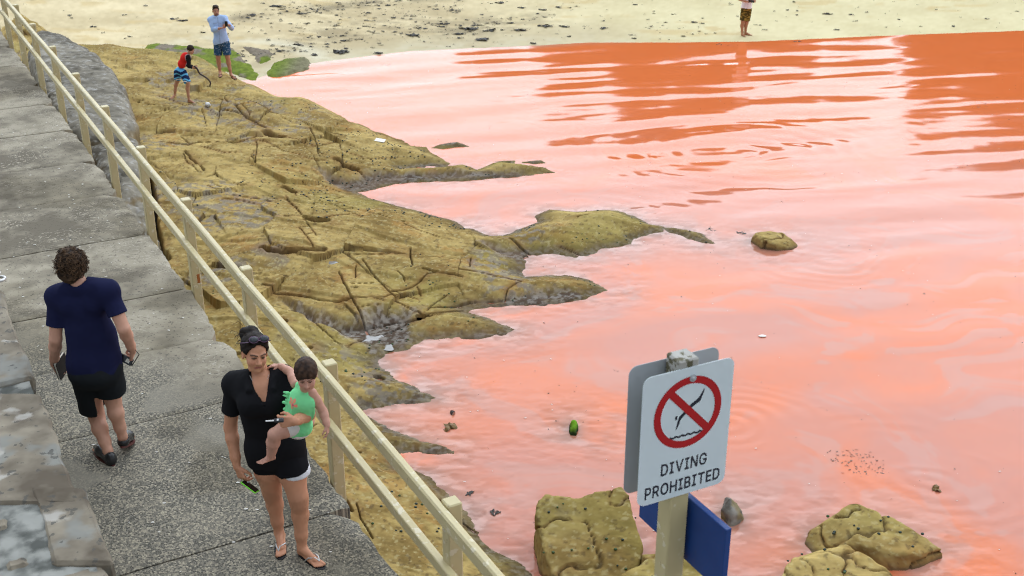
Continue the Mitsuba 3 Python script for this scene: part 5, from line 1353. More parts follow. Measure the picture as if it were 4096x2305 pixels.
# ---------------------------------------------------------------- man in pale blue shirt on the shelf
J = {k: np.array(v) for k, v in BLUE.items()}
bm = thing('person', 'bearded man in pale blue shirt and navy shorts standing on the shelf by the weed', 'person')
f = unit(V(.30, -.95, 0)); Bq = frame(f)
J['shR'], J['shL'] = J['shA'], J['shB']
JJ = {k: J[k] for k in ('neck', 'chest', 'waist', 'pelvis', 'shR', 'shL')}
zf = [rock_z(J['fA'][0], J['fA'][1]), rock_z(J['fB'][0], J['fB'][1])]
lo, hi = box_of(list(J.values()), .2)
lo[2] = min(zf) - .06
hc = J['headc'] + V(0, 0, -.01); Bh = frame(unit(V(.45, -.85, -.28)))
hA = V(J['aA'][0], J['aA'][1] + .05, zf[0] + .016); tA = V(J['aA'][0] + .04, J['aA'][1] - .20, zf[0] + .016)
hB = V(J['aB'][0], J['aB'][1] + .05, zf[1] + .016); tB = V(J['aB'][0] + .15, J['aB'][1] - .15, zf[1] + .016)
J['aA'][2] = zf[0] + .10; J['aB'][2] = zf[1] + .10
S = Sdf(lo, hi, .009)
trunk(S, JJ, Bq, .98)
S.cone(J['neck'] - V(0, 0, .03), hc - V(0, 0, .05), .060, .055, .02)
gq_ = add_head(S, hc, Bh, 1.0)
arm(S, J['shA'], J['elA'], J['wrA']); arm(S, J['shB'], J['elB'], J['wrB'])
leg(S, J['hipA'], J['kA'], J['aA'], f); leg(S, J['hipB'], J['kB'], J['aB'], f)
add_hand(S, J['wrA'], unit(V(.9, -.3, .15)), V(0, .2, 1), V(0, .8, .5), 1.05, (.25, .3, .3, .35))
add_hand(S, J['wrB'], unit(V(-.75, -.4, .1)), V(-.3, .2, -.7), V(0, .5, .8), 1.05, (.4, .45, .5, .5))
add_foot(S, J['aA'], hA, tA, 1.05, 1); add_foot(S, J['aB'], hB, tB, 1.05, -1)
m = S.mesh(); v = np.array(m.vertices)
col = tint(v, V(0.44, 0.21, 0.13), 800, .14, 9)
face_paint(col, v, gq_, 1.0, stubble=.8, hair=V(.05, .03, .02))
put('body', m, 'm_skin', parent=bm, smooth=True, color=np.clip(col, .01, .8))
S = Sdf(lo, hi, .010)
trunk(S, JJ, Bq, 1.04, 0, .024)
S.ell(J['pelvis'] + V(0, 0, .07), (.175, .135, .17), Bq, .05)
for a in 'AB':
    limb(S, [J['sh' + a], mid(J['sh' + a], J['el' + a], .5), J['el' + a], mid(J['el' + a], J['wr' + a], .62)], (.066, .066, .060, .050), .025)
S.plane(J['pelvis'] + V(0, 0, -.02), V(.25, 0, -1), .004)
S.cone(J['neck'] + V(0, 0, .05), hc, .068, .066, .006, 'cut')
for t in (-1, 1):
    S.cone(J['neck'] - f * .05 + V(0, 0, .04), J['neck'] + Bq[0] * t * .06 + f * .07, .016, .018, .01)
wavy(S, .012, 6, 801)


def plackets(c, v):
    p = (v - J['chest']) @ Bq[0]
    c[:] = c * (1 - .25 * (np.abs(p) < .012)[:, None])
    for t in (-1, 1):
        q = v - J['chest'] - Bq[0] * t * .075
        pk = (np.abs(q @ Bq[0]) < .05) & (np.abs(np.abs(q[:, 2]) - .035) < .008)
        c[:] = c * (1 - .3 * pk[:, None])


cloth('shirt', S, bm, V(.37, .50, .74), 802, paint=plackets)
S = Sdf(lo, hi, .010)
S.ell(J['pelvis'], (.172, .130, .14), Bq, .04)
for a in 'AB':
    S.cone(J['hip' + a], mid(J['hip' + a], J['k' + a], .80), .105, .100, .03)
wavy(S, .008, 7, 803)
for a in 'AB':
    S.hem(mid(J['hip' + a], J['k' + a], .88), J['k' + a] - J['hip' + a], .125)


def specks(c, v):
    s = smooth01(.70, .76, fb(v, [34, 34, 50], 1, 804))
    c[:] = c * (1 - s[:, None]) + s[:, None] * V(.32, .38, .44)


cloth('shorts', S, bm, V(.022, .062, .125), 805, paint=specks)
for h0, t0, sd in ((hA, tA, 1), (hB, tB, -1)):
    so = put('sandal', sole_mesh(h0, t0, .105, .016, sd), 'm_rubber', parent=bm)
    put('strap', thong(h0, t0, 1.05, sd, .007), 'm_black', parent=so, smooth=True)
S = Sdf(hc - .2, hc + .25, .007)
S.ell(hc + V(0, .015, .045), (.082, .098, .082), Bh, .01)
S.ell(hc + Bh[2] * .115 + Bh[1] * .02, (.072, .085, .042), Bh, .03)
S.ell(hc + Bh[1] * .085 - Bh[2] * .008, (.072, .065, .088), Bh, .008, 'cut')
S.rough(.006, 40, 806, 2)
hm = S.mesh()
put('hair', hm, 'm_hair', parent=bm, smooth=True, color=hair_colour(np.array(hm.vertices), V(.016, .010, .007), V(.06, .04, .028), 807))
bp = thing('mobile_phone', 'dark phone held up by the man in pale blue shirt', 'phone')
put('case', boxm((.070, .010, .135), mid(J['haA'], J['haB'], .55) + V(.02, -.02, .055), frame(unit(V(.3, -.9, .3))).T, .003), 'm_blackgloss', parent=bp)

# ---------------------------------------------------------------- boy with a stick
J = {k: (np.array(v)) for k, v in BOY.items()}
by = thing('person', 'boy in red rash vest and striped blue shorts bending with a stick', 'person')
f = unit(V(.92, -.38, 0)); By = frame(f, unit(V(.45, -.18, .87)))
J['shR'], J['shL'] = J['shB'], J['shA']
zA, zB = rock_z(*J['tA'][:2]), rock_z(*J['aB'][:2])
hA, tA = V(J['aA'][0] - .02, J['aA'][1] + .03, zA + .004), V(J['aA'][0] - .06, J['aA'][1] - .14, zA + .004)
hB, tB = V(J['aB'][0] - .03, J['aB'][1] + .02, zB + .004), V(J['aB'][0] + .165, J['aB'][1] - .07, zB + .004)
J['aA'][2], J['aB'][2] = zA + .075, zB + .075
lo, hi = box_of([J[k] for k in J if k != 'stick'] + [hA, tA, hB, tB], .16)
hc = J['headc']; Bh = frame(unit(V(.85, -.30, -.45)), unit(V(.35, -.12, .9)))
sc = .74
S = Sdf(lo, hi, .008)
S.ell(J['chest'], (.105, .082, .115), By, .03).ell(mid(J['chest'], J['waist'], .6), (.100, .080, .11), By, .03).ell(J['pelvis'], (.112, .088, .10), By, .03)
S.cone(J['neck'], hc - V(0, 0, .02), .043, .043, .02)
gy = add_head(S, hc, Bh, .84, True)
arm(S, J['shB'], J['elB'], J['wrB'], (.042, .040, .032, .031, .026, .021), .014)
arm(S, J['shA'], J['elA'], J['haA'], (.042, .040, .032, .031, .026, .021), .014)
leg(S, J['hipA'], J['kA'], J['aA'], f, (.075, .064, .046, .043, .043, .032, .027))
leg(S, J['hipB'], J['kB'], J['aB'], f, (.075, .064, .046, .043, .043, .032, .027))
add_hand(S, J['wrB'], unit(V(.95, -.1, -.2)), V(.1, .6, .5), V(.2, -.2, 1), .8, (.8, .9, .9, .9))
add_hand(S, J['haA'], unit(V(.9, -.3, -.2)), V(0, -.6, .5), V(.2, .2, 1), .8, (.8, .9, .9, .9))
add_foot(S, J['aA'], hA, tA, .8, 1); add_foot(S, J['aB'], hB, tB, .8, 1)
m = S.mesh(); v = np.array(m.vertices)
col = tint(v, V(0.45, 0.225, 0.14), 820, .14, 9)
face_paint(col, v, gy, .84)
put('body', m, 'm_skin', parent=by, smooth=True, color=np.clip(col, .01, .8))
S = Sdf(lo, hi, .008)
g = .014
S.ell(J['chest'], (.108 + g, .084 + g, .120 + g), By, .03).ell(mid(J['chest'], J['waist'], .6), (.106 + g, .084 + g, .11 + g), By, .03)
for a, e in (('B', 'wrB'), ('A', 'haA')):
    S.cone(mid(J['neck'], J['chest'], .3), J['sh' + a], .045, .054, .02)
    limb(S, [J['sh' + a], J['el' + a], mid(J['el' + a], J[e], .75)], (.055, .043, .035), .02)
S.plane(J['pelvis'] + By[2] * .035, -By[2], .004)
S.cone(J['neck'] + By[2] * .035, hc, .045, .05, .004, 'cut')
wavy(S, .006, 9, 821)


def rash(c, v):
    dA_ = np.minimum(seg_d(v, J['shB'] + By[0] * .01, J['elB']), seg_d(v, J['elB'], J['wrB']))
    dC = np.minimum(seg_d(v, J['shA'] - By[0] * .01, J['elA']), seg_d(v, J['elA'], J['haA']))
    dd = np.minimum(dA_, dC)
    k = smooth01(.070, .062, dd)[:, None]
    c[:] = c * (1 - k) + k * V(.010, .010, .012)
    pip = (np.exp(-((dd - .070) / .006) ** 2))[:, None]
    c[:] = c * (1 - pip) + pip * V(.65, .55, .55)
    hem = smooth01(.052, .044, (v - J['pelvis']) @ By[2])[:, None]
    c[:] = c * (1 - hem) + hem * V(.62, .56, .55)


cloth('rash_vest', S, by, V(.66, .028, .022), 822, paint=rash)
S = Sdf(lo, hi, .008)
S.ell(J['pelvis'], (.124, .100, .105), By, .03)
for a in 'AB':
    S.cone(J['hip' + a], mid(J['hip' + a], J['k' + a], .88), .088, .080, .025)
wavy(S, .006, 9, 823)
for a in 'AB':
    d = unit(J['k' + a] - J['hip' + a]); kk = mid(J['hip' + a], J['k' + a], .98)
    S.hem(kk, d, .10)


def stripes(c, v):
    z = (v[:, 2] - J['pelvis'][2]) + .02 * np.sin(v[:, 0] * 30)
    for a, b, k in ((-.07, -.04, V(.12, .42, .68)), (-.175, -.145, V(.12, .42, .68)), (-.215, -.195, V(.72, .74, .76)), (-.30, -.235, V(.12, .42, .68)), (.03, .2, V(.12, .42, .68))):
        w = (smooth01(a - .004, a, z) * smooth01(b + .004, b, z))[:, None]
        c[:] = c * (1 - w) + w * k


cloth('shorts', S, by, V(.010, .024, .080), 824, paint=stripes)
S = Sdf(hc - .16, hc + .18, .006)
S.ell(hc + Bh[2] * .030 - Bh[1] * .014, (.074, .088, .080), Bh, .01)
S.ell(hc + Bh[1] * .075 - Bh[2] * .022, (.062, .055, .062), Bh, .008, 'cut')
S.rough(.006, 40, 826, 2)
hm = S.mesh()
put('hair', hm, 'm_hair', parent=by, smooth=True, color=hair_colour(np.array(hm.vertices), V(.012, .008, .006), V(.05, .032, .022), 827))
sp = np.array(BOY['stick'])
t = np.linspace(0, len(sp) - 1, 26)
sp2 = np.stack([np.interp(t, np.arange(len(sp)), sp[:, k]) for k in range(3)], 1)
sp2[1:-1] = (sp2[:-2] + sp2[1:-1] + sp2[2:]) / 3
kelp = join([tube(sp2, .022 + .006 * (fb(sp2, 12, 2, 830) - .5) - .006 * np.linspace(0, 1, 26), 7), tube([sp2[-1], sp2[-1] + V(-.07, 0, -.005)], [.014, .008], 6), tube([sp2[-1], sp2[-1] + V(.0, 0, -.03)], [.014, .010], 6)])
tag(put('driftwood_stick', kelp, 'm_driftwood', smooth=True), 'long crooked dark stick held by the boy in red', 'stick')
br = np.array(BALL)
bz = rock_z(br[0], br[1])
S = Sdf([br[0] - .12, br[1] - .12, bz - .05], [br[0] + .12, br[1] + .12, bz + .17], .006)
S.ell((br[0], br[1], bz + .052), (.066, .062, .056), None, .01)
S.rough(.018, 34, 831, 2)
tag(put('crushed_foil', S.mesh(), 'm_silver'), 'crumpled silvery ball lying on the shelf before the boy', 'litter')

# ---------------------------------------------------------------- figure at the water's edge
J = {k: np.array(v) for k, v in FAR.items()}
fm = thing('person', 'person in white T-shirt and patterned shorts standing barefoot at the waterline', 'person')
f = unit(V(.55, -.83, 0)); Bf = frame(f)
zf = float(sand_z(np.array([J['aA'][0], J['aA'][1]])))
dz = zf + .085 - J['aA'][2]
for k in J:
    J[k] = J[k] + V(0, 0, dz)
J['aB'][2] = J['aA'][2]
pe = J['pelvis'] + V(0, 0, .0)
J.update(waist=pe + V(0, 0, .17), chest=pe + V(0, 0, .38), neck=pe + V(0, 0, .56), headc=pe + V(.02, -.04, .73), shR=pe + V(-.17, .05, .50), shL=pe + V(.17, -.03, .50), elR=J['elA'] + V(0, 0, .03), elL=pe + V(.21, -.10, .22))
JJ = {k: J[k] for k in ('neck', 'chest', 'waist', 'pelvis', 'shR', 'shL')}
lo, hi = box_of(list(J.values()), .18); lo[2] = zf - .04
hc = J['headc']; Bh = frame(unit(V(.5, -.8, -.4)))
S = Sdf(lo, hi, .010)
trunk(S, JJ, Bf, .94)
S.cone(J['neck'] - V(0, 0, .03), hc - V(0, 0, .05), .056, .052, .02)
gf = add_head(S, hc, Bh, .97)
cam = J['cam']
arm(S, J['shR'], J['elR'], cam + V(-.09, 0, -.02)); arm(S, J['shL'], J['elL'], cam + V(.07, .02, -.02))
add_hand(S, cam + V(-.09, 0, -.02), V(1, -.2, 0), V(0, .2, 1), V(0, 1, .2), 1, (.5, .5, .5, .5)); add_hand(S, cam + V(.07, .02, -.02), V(-.6, -.3, .2), V(-.5, .2, .7), V(0, .5, 1), 1, (.5, .5, .5, .5))
leg(S, J['hipA'], J['kA'], J['aA'], f); leg(S, J['hipB'], J['kB'], J['aB'], f)
tA, tB = J['tA'] * 1.0, J['tB'] * 1.0
hA = V(J['aA'][0] - .01, J['aA'][1] + .04, zf + .004); hB = V(J['aB'][0] - .02, J['aB'][1] + .02, zf + .004)
add_foot(S, J['aA'], hA, hA + V(.09, -.22, 0), 1, 1); add_foot(S, J['aB'], hB, hB + V(.22, -.10, 0), 1, -1)
m = S.mesh(); v = np.array(m.vertices)
col = tint(v, V(0.40, 0.18, 0.10), 840, .14, 9)
face_paint(col, v, gf, .97)
put('body', m, 'm_skin', parent=fm, smooth=True, color=np.clip(col, .01, .8))
S = Sdf(lo, hi, .011)
trunk(S, JJ, Bf, 1.0, 0, .022)
S.ell(J['pelvis'] + V(0, 0, .09), (.165, .13, .16), Bf, .05)
for a in 'RL':
    S.cone(J['sh' + a], mid(J['sh' + a], J['el' + a], .6), .066, .072, .03)
S.plane(J['pelvis'] + V(0, 0, -.0), V(-.12, 0, -1), .004)
S.cone(J['neck'] + V(0, 0, .05), hc, .066, .066, .006, 'cut')
wavy(S, .010, 6, 841)
cloth('shirt', S, fm, V(.76, .77, .80), 842)
S = Sdf(lo, hi, .011)
S.ell(J['pelvis'] - V(0, 0, .01), (.165, .128, .13), Bf, .04)
for a in 'AB':
    S.cone(J['hip' + a], mid(J['hip' + a], J['k' + a], .80), .100, .096, .03)
    S.hem(mid(J['hip' + a], J['k' + a], .86), J['k' + a] - J['hip' + a], .12)


def camo(c, v):
    s = smooth01(.50, .56, fb(v, [16, 16, 26], 2, 844))
    c[:] = c * (1 - s[:, None]) + s[:, None] * V(.30, .20, .04)


cloth('shorts', S, fm, V(.060, .045, .012), 845, paint=camo)
S = Sdf(hc - .18, hc + .22, .009)
S.ell(hc + Bh[2] * .04 - Bh[1] * .015, (.085, .1, .09), Bh, .01)
S.ell(hc + Bh[1] * .085 - Bh[2] * .015, (.070, .065, .080), Bh, .008, 'cut')
put('hair', S.mesh(), 'm_black', parent=fm, smooth=True)
cb = thing('photo_camera', 'black camera in the hands of the figure at the waterline', 'camera')
Rc = frame(f)
put('body', boxm((.14, .065, .10), cam + V(0, 0, .01), Rc.T, .012), 'm_black', parent=cb)
ln = tube([cam + f * .03, cam + f * .13], .038, 14)
put('lens', ln, 'm_black', parent=cb)
# ---------------------------------------------------------------- the sign
UX, UN = unit(V(.896, .444, 0)), unit(V(.444, -.896, 0))
SC = V(.7075, 4.128, 5.125)
RS = np.stack([UX, V(0, 0, 1), UN], 1)                          # columns: along, up, out of the face
sign = thing('warning_sign', 'white diving prohibited sign on a cream post in front of the red water', 'sign')


def on_face(m, lift=0.0):
    return trimesh.Trimesh(np.array(m.vertices) @ RS.T + SC + UN * lift, m.faces, process=False)


def plate(w, h, r, t):
    p = shapely.box(-w / 2 + r, -h / 2 + r, w / 2 - r, h / 2 - r).buffer(r, quad_segs=10)
    return trimesh.creation.extrude_polygon(p, t, engine='earcut')


def galv(p, n, uv):
    a = tfbm(p.x * 8, p.y * 8, p.z * 5, 3)
    return mix((0.36, 0.37, 0.38), (0.46, 0.47, 0.48), a)


mat('m_galv', proc(galv), 0.45, metallic=0.3)
mat('m_sign', proc(lambda p, n, uv: mix((0.59, 0.665, 0.69), (0.64, 0.71, 0.73), tfbm(p.x * 7, p.y * 7, p.z * 7, 3))), 0.32)
mat('m_red', (0.42, 0.008, 0.012), 0.35)
mat('m_ink', (0.012, 0.016, 0.028), 0.4)
mat('m_blue', proc(lambda p, n, uv: mix((0.006, 0.036, 0.165), (0.010, 0.050, 0.205), tfbm(p.x * 9, p.y * 9, p.z * 9, 3))), 0.4)


def old_wood(p, n, uv):
    a = tfbm(p.x * 30, p.y * 30, p.z * 18, 3)
    lich = smoothstep(0.50, 0.62, tfbm(p.x * 38 + 4, p.y * 38, p.z * 30, 3))
    c = mix((0.30, 0.285, 0.25), (0.40, 0.39, 0.355), a)
    return mix(c, (0.10, 0.09, 0.05), lich)


mat('m_posttop', proc(old_wood), 0.8)
put('post', boxm((.094, 5.50, .092), SC - UN * .052 + V(0, 0, -2.57), np.stack([UX, V(0, 0, 1), UN], 1), .006), 'm_cream', parent=sign, smooth=20)
put('post_top', boxm((.098, .17, .096), SC - UN * .052 + V(0, 0, .248), RS, .007), 'm_posttop', parent=sign, smooth=20, label='bare weathered head of the post')
fp = put('plate', on_face(plate(.436, .602, .040, .0022)), 'm_sign', parent=sign, label='white face of the sign')
put('rear_plate', on_face(plate(.436, .602, .040, .0022), -.106), 'm_galv', parent=sign, label='grey metal back of a second sign')
PX = V(541, -142) / .436, V(40, -772) / -.602


def px(*pts):
    """Points read off the sign's face, brought into its plane."""
    M = np.array([[541 / .436, -42 / .602 * -1 * -1], [-142 / .436, -772 / .602]])
    M = np.stack([V(541, -142) / .436, V(42, -772) / .602], 1)
    return [tuple(np.linalg.solve(M, V(x - 443, y - 564))) for x, y in pts]


def flat(poly, lift, t=.0006):
    return on_face(trimesh.creation.extrude_polygon(poly, t, engine='earcut'), lift)


RC = shapely.Point(.004, .096)
ring = RC.buffer(.163, quad_segs=32).difference(RC.buffer(.131, quad_segs=32))
sl = px((350, 332), (572, 530))
slash = LineString([sl[0], sl[1]]).buffer(.0165, cap_style=2).intersection(RC.buffer(.15))
put('ring', flat(shapely.union_all([ring, slash]).buffer(0), .0036), 'm_red', parent=fp, label='red ring with a slanting bar')
body = [Polygon(px((553, 298), (548, 320), (527, 372), (500, 392), (470, 416), (455, 414), (478, 388), (508, 365), (520, 352), (534, 330))), Polygon(px((470, 405), (455, 414), (425, 447), (404, 468), (394, 500), (384, 547), (396, 525), (410, 485), (432, 458), (470, 425))), Polygon(px((391, 464), (384, 464), (379, 474), (382, 488), (389, 482)))]
put('diver', on_face(join([trimesh.creation.extrude_polygon(b.buffer(.0012), .0006, engine='earcut') for b in body]), .0026), 'm_ink', parent=fp, label='black figure of a diver')
wv = []
n = 54
for i in range(n + 1):
    a = i / n
    x, y = px((348 + 200 * a, 594 - 48 * a))[0]
    wv.append((x, y - .0065 * abs(math.sin(a * math.pi * 5.5))))
wave = LineString(wv).buffer(.0042, cap_style=2).intersection(RC.buffer(.132))
wv2 = [flat(g_, .0026) for g_ in getattr(wave, 'geoms', [wave])]
put('waves', join(wv2), 'm_ink', parent=fp, label='black scalloped water line')
for word, base, hgt, wid in (('DIVING', -.178, .054, .226), ('PROHIBITED', -.272, .054, .372)):
    x = 0.0
    parts, adv = [], []
    for chx in word:
        g_ = meshkit.text_mesh(chx, hgt, .0008, bold=True)
        b = g_.bounds
        parts.append((g_, b)); adv.append(b[1][0] - b[0][0])
    gap = (wid - sum(adv) * 0.76) / (len(word) - 1)
    for (g_, b), w_ in zip(parts, adv):
        vv = np.array(g_.vertices)
        vv[:, 0] = (vv[:, 0] - b[0][0]) * 0.76 + x - wid / 2 + .003
        vv[:, 1] += base
        put('letter', on_face(trimesh.Trimesh(vv, g_.faces, process=False), .0024), 'm_ink', parent=fp)
        x += w_ * 0.76 + gap
bo = px((480, 238))[0]
put('bolt', on_face(join([trimesh.creation.cylinder(.0155, .004, sections=24).apply_translation([bo[0], bo[1], .006]), trimesh.creation.icosphere(2, .009).apply_scale([1, 1, .7]).apply_translation([bo[0], bo[1], .008])])), 'm_galv', parent=sign, smooth=40)
b2 = px((422, 893))[0]
put('bolt', on_face(trimesh.creation.icosphere(2, .007).apply_scale([1, 1, .6]).apply_translation([b2[0], b2[1], .003])), 'm_galv', parent=sign, smooth=40, label='small weathered fixing low on the plate')
BD = unit(V(.464, -.886, 0)); BN = np.cross(BD, V(0, 0, 1))
put('blue_board', boxm((.62, .318, .03), V(.757, 4.243, 4.611) + BN * .018, np.stack([BD, V(0, 0, 1), BN], 1), .003), 'm_blue', parent=sign, label='plain blue board fixed crosswise behind the post')

# fitting on the far end of the wall
ft = thing('tap_fitting', 'white and chrome fitting at the left edge of the picture on the wall', 'fitting')
fc = at(4.12, WO - .005, WZ + .06)
put('rim', tube([fc + .055 * V(math.cos(a), math.sin(a), 0) for a in np.linspace(0, 2 * math.pi, 25)], .014, 8), 'm_silver', parent=ft, smooth=True)
put('bowl', boxm((.10, .10, .05), fc + V(-.03, .0, .05), None, .02), 'm_white', parent=ft, smooth=40)

# ---------------------------------------------------------------- weed, shells, snails
rs = np.random.default_rng(12)


def weed_mesh(size, n, seed, flat=0.5, wide=0.16, frac=1.0):
    """A clump of torn weed: bent leathery ribbons lying over one another."""
    g = np.random.default_rng(seed)
    out = []
    for _ in range(n):
        a, ln = g.uniform(0, 6.28), size * g.uniform(.35, 1.0) * frac
        k = 6
        t = np.linspace(-.5, .5, k)
        turn = a + g.uniform(-1.4, 1.4) * t
        p = np.stack([np.cumsum(np.cos(turn)) / k, np.cumsum(np.sin(turn)) / k, flat * .30 * np.abs(np.sin(np.linspace(0, g.uniform(2, 5), k)))], 1) * ln
        p += V(g.uniform(-.3, .3), g.uniform(-.3, .3), 0) * size * (1 if frac == 1 else 2.2) - p.mean(0) * V(1, 1, 0)
        w = ln * wide * np.sin(np.linspace(.35, 2.9, k)) * g.uniform(.5, 1.2)
        s_ = np.stack([-np.sin(turn), np.cos(turn), g.uniform(-.6, .6, k)], 1) * w[:, None]
        vv = np.vstack([p + s_, p - s_, p + V(0, 0, .12 * w.max())])
        f_ = []
        for i in range(k - 1):
            f_ += [[i, i + 1, 2 * k + i + 1], [i, 2 * k + i + 1, 2 * k + i], [2 * k + i, 2 * k + i + 1, k + i + 1], [2 * k + i, k + i + 1, k + i]]
        out.append(trimesh.Trimesh(vv, f_, process=False))
    return join(out)


mat('m_weed', (0.022, 0.018, 0.012), 0.6)
mat('m_weedwet', (0.25, 0.115, 0.082), 0.6)
mat('m_weedbrown', (0.145, 0.075, 0.012), 0.5)
mat('m_weedgreen', (0.055, 0.14, 0.008), 0.35)
mat('m_shell', (0.68, 0.66, 0.60), 0.5)
mat('m_cyan', (0.08, 0.55, 0.55), 0.5)
mat('m_snail', (0.020, 0.032, 0.018), 0.4)
mat('m_snailgreen', (0.038, 0.068, 0.014), 0.45)
mat('m_twig', (0.03, 0.018, 0.012), 0.6)


def weed(pos, size, n, label, mtl='m_weed', seed=0, flat=.5, wide=.16, group=None, name='seaweed_clump', cat='seaweed', turn=None):
    m_ = weed_mesh(size, n if flat > .1 else n * 4, seed, flat, wide if flat > .1 else .22, 1.0 if flat > .1 else .13)
    v_ = np.array(m_.vertices)
    if turn is not None:
        v_ = v_ * np.array(turn)
    return put(name, trimesh.Trimesh(v_ + np.asarray(pos, float), m_.faces, process=False), mtl, label=label, cat=cat, group=group, kind='stuff' if flat <= .1 else None)


for (x, y, s, lab) in BEACHWEED:
    z = float(sand_z(np.array([x, y])))
    weed((x, y, z + .015), s * .8, 7, lab or 'dark torn seaweed lying on the open sand', seed=int(abs(x * 97 + y * 13)), flat=.35, wide=.2, group=None if lab else 'seaweed strewn on the sand', turn=(1.5, 1.1, 1))
# fine wrack: too many small scraps to count
acc = []
tries = rs.uniform([-17, 31, 0], [19, 42, 1], (16000, 3))
zz = sand_z(tries)
dens = np.exp(-((zz - .17 - .03 * np.sin(tries[:, 0])) / .09) ** 2) * smooth01(4.0, -2.0, tries[:, 0]) * smooth01(.36, .62, fb(tries[:, :2], [.5, 1.4, 1], 3, 900)) * .60
dens += .9 * np.exp(-(line_d(tries[:, :2], WRACK) / .35) ** 2) * smooth01(.35, .55, fb(tries[:, :2], [1, 2, 1], 3, 901)) + .22 * (poly_sdf([DIRT], tries[:, :2], .1) > 0)
dens += .035 * (zz > .01) + .06 * np.exp(-((zz - .10) / .05) ** 2) * (tries[:, 0] < 8)
ok = (rs.random(len(tries)) < dens) & (zz > .005)
for i, (x, y, q) in enumerate(tries[ok][:1500]):
    s = .035 + .16 * rs.random() ** 3
    z = float(sand_z(np.array([x, y])))
    acc.append(trimesh.Trimesh(np.array(weed_mesh(s, 2, i, .4, .25).vertices) * V(1.6, 1.1, 1) + V(x, y, z + .012), weed_mesh(s, 2, i, .4, .25).faces, process=False))
put('seaweed_wrack', join(acc), 'm_weed', kind='stuff', label='scraps of dark seaweed scattered over the sand', cat='seaweed')
# in the water
for (x, y, s, n_, mtl, wd, fl, lab) in FLOAT:
    weed((x, y, -.004 if fl < .1 else .0), s, n_, lab, mtl, seed=int(abs(x * 31 + y * 7)) + 5, flat=fl, wide=wd)
acc, shl = [], []
tries = rs.uniform([-7, 6, 0], [16, 33, 1], (9000, 3))
dd = poly_sdf(SHELF + [b[1] for b in BOUL.values()], tries[:, :2], .1)
cl = smooth01(.42, .62, fb(tries[:, :2], .9, 3, 905))
ok = (dd < -.08) & (rs.random(len(tries)) < .30 * cl + .03) & (np.abs(tries[:, 0]) / tries[:, 1] < .62)
for i, (x, y, q) in enumerate(tries[ok][:900]):
    if q < 0.76:
        acc.append(trimesh.Trimesh(np.array(weed_mesh(.02 + .05 * q * q, 1, i, .1, .3).vertices) + V(x, y, .008), weed_mesh(.02 + .05 * q * q, 1, i, .1, .3).faces, process=False))
    else:
        a, s = rs.uniform(0, 6.28), rs.uniform(.008, .018)
        p_ = np.array([[math.cos(a + t_), math.sin(a + t_) * .6, 0] for t_ in np.linspace(0, 6.28, 6)[:-1]]) * s
        shl.append(trimesh.Trimesh(np.vstack([p_, [[0, 0, .004]]]) + V(x, y, .010), [[j, (j + 1) % 5, 5] for j in range(5)], process=False))
put('floating_scraps', join(acc), 'm_weed', kind='stuff', label='tiny dark weed scraps floating on the red water', cat='seaweed')
put('floating_flecks', join(shl), 'm_shell', kind='stuff', label='tiny white flecks floating on the red water', cat='flecks')
put('shell', trimesh.creation.icosphere(2, .045).apply_scale([1.3, .8, .25]).apply_translation([*SHELLXY, .012]), 'm_shell', label='largest white fleck floating alone above the sign', cat='shell')
cz = rock_z(*CARD)
put('paper_scrap', boxm((.22, .17, .006), V(CARD[0], CARD[1], cz + .03), frame(V(.2, 1, .1), V(.1, -.1, 1)).T), 'm_shell', label='white paper scrap lying on the rock shelf near the water', cat='litter')

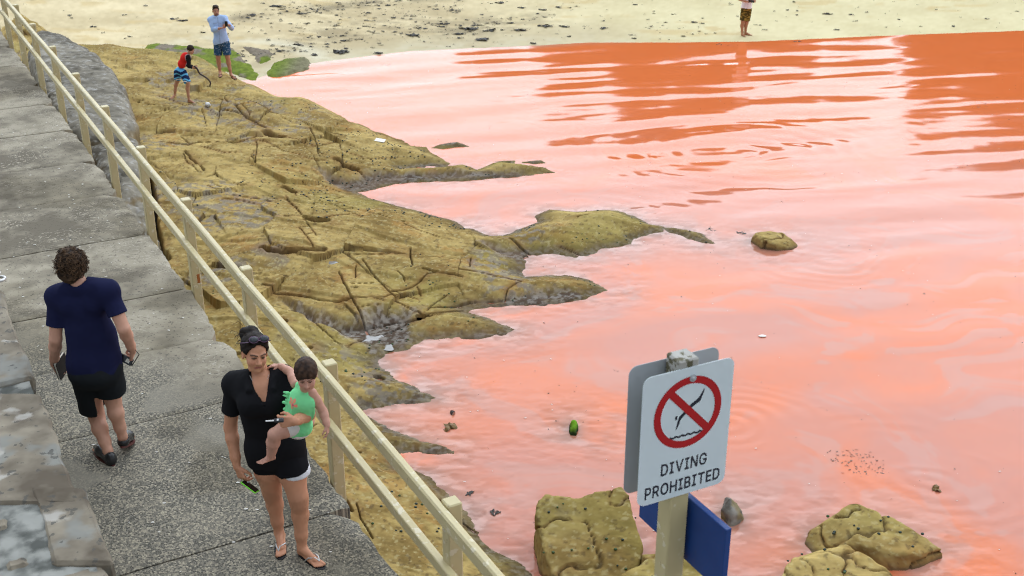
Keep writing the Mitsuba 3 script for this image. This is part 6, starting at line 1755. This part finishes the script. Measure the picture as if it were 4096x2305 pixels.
# snails on the rock
dome = trimesh.creation.icosphere(1, 1.0)
N = 2600
cand = rs.uniform([-8, 6.2], [8, 27], (N * 6, 2))
d0 = poly_sdf(SHELF, cand, .05)
w = smooth01(.02, .12, d0) * smooth01(3.2, .5, d0) * smooth01(.42, .60, fb(cand, .75, 3, 910)) * (.35 + .65 * smooth01(.45, .6, fb(cand, 3.2, 2, 911)))
c2 = cand[(rs.random(len(cand)) < w * .8)]
pts = [(x, y, rock_z(x, y)) for x, y in c2 if abs(x) < .45 * y and x > -.95 - .549 * (y - 6.46) + .25]
for k in ('sign', 'block', 'right', 'low'):
    vv = np.array(BMESH[k]); top = vv[vv[:, 2] > .12]
    tree = cKDTree(np.round(top[:, :2], 2))
    o = BOUL[k][1]
    for _ in range(40):
        x, y = rs.uniform(o.min(0), o.max(0))
        near = tree.query_ball_point([x, y], .04)
        if near and rs.random() < .35:
            pts.append((x, y, float(top[near, 2].max()) - .004))
pts = np.array(pts)
order = np.argsort(np.linalg.norm(pts - EYE, axis=1))
scene_snail = [ply(dome, m_, smooth=True) for m_ in ('m_snail', 'm_snailgreen')]
rest = []
for i, j in enumerate(order):
    x, y, z = pts[j]
    s = rs.uniform(.012, .019) * (1 if rs.random() < .8 else .75)
    if i < 290:
        k = key_of('sea_snail')
        scene[k] = {**scene_snail[int(rs.random() < .45)], 'to_world': T().translate([x, y, z + s * .25]).scale([s, s * .9, s * .75])}
        tag(k, 'small dark green sea snail clinging to the ochre rock', 'snail', 'sea snails dotted over the near rocks')
    else:
        rest.append(trimesh.Trimesh(np.array(dome.vertices) * V(s, s * .9, s * .75) * 1.15 + V(x, y, z + s * .25), dome.faces, process=False))
if rest:
    put('distant_snails', join(rest[:700]), 'm_snail', kind='stuff', label='dark sea snails scattered over the farther rock shelf', cat='snail')
chips = []
for i in range(170):
    s, o = rs.uniform(-.6, 13), rs.uniform(-1.7, -.05)
    q = at(s, o, ZW + .012)
    a, r_c = rs.uniform(0, 6.28), rs.uniform(.006, .018)
    p_ = np.array([[math.cos(a + t_), math.sin(a + t_) * .55, 0] for t_ in np.linspace(0, 6.28, 6)[:-1]]) * r_c
    chips.append(trimesh.Trimesh(np.vstack([p_, [[0, 0, .004]]]) + q, [[j, (j + 1) % 5, 5] for j in range(5)], process=False))
put('shell_chips', join(chips), 'm_shell', kind='stuff', label='pale shell chips scattered over the walkway', cat='chips')
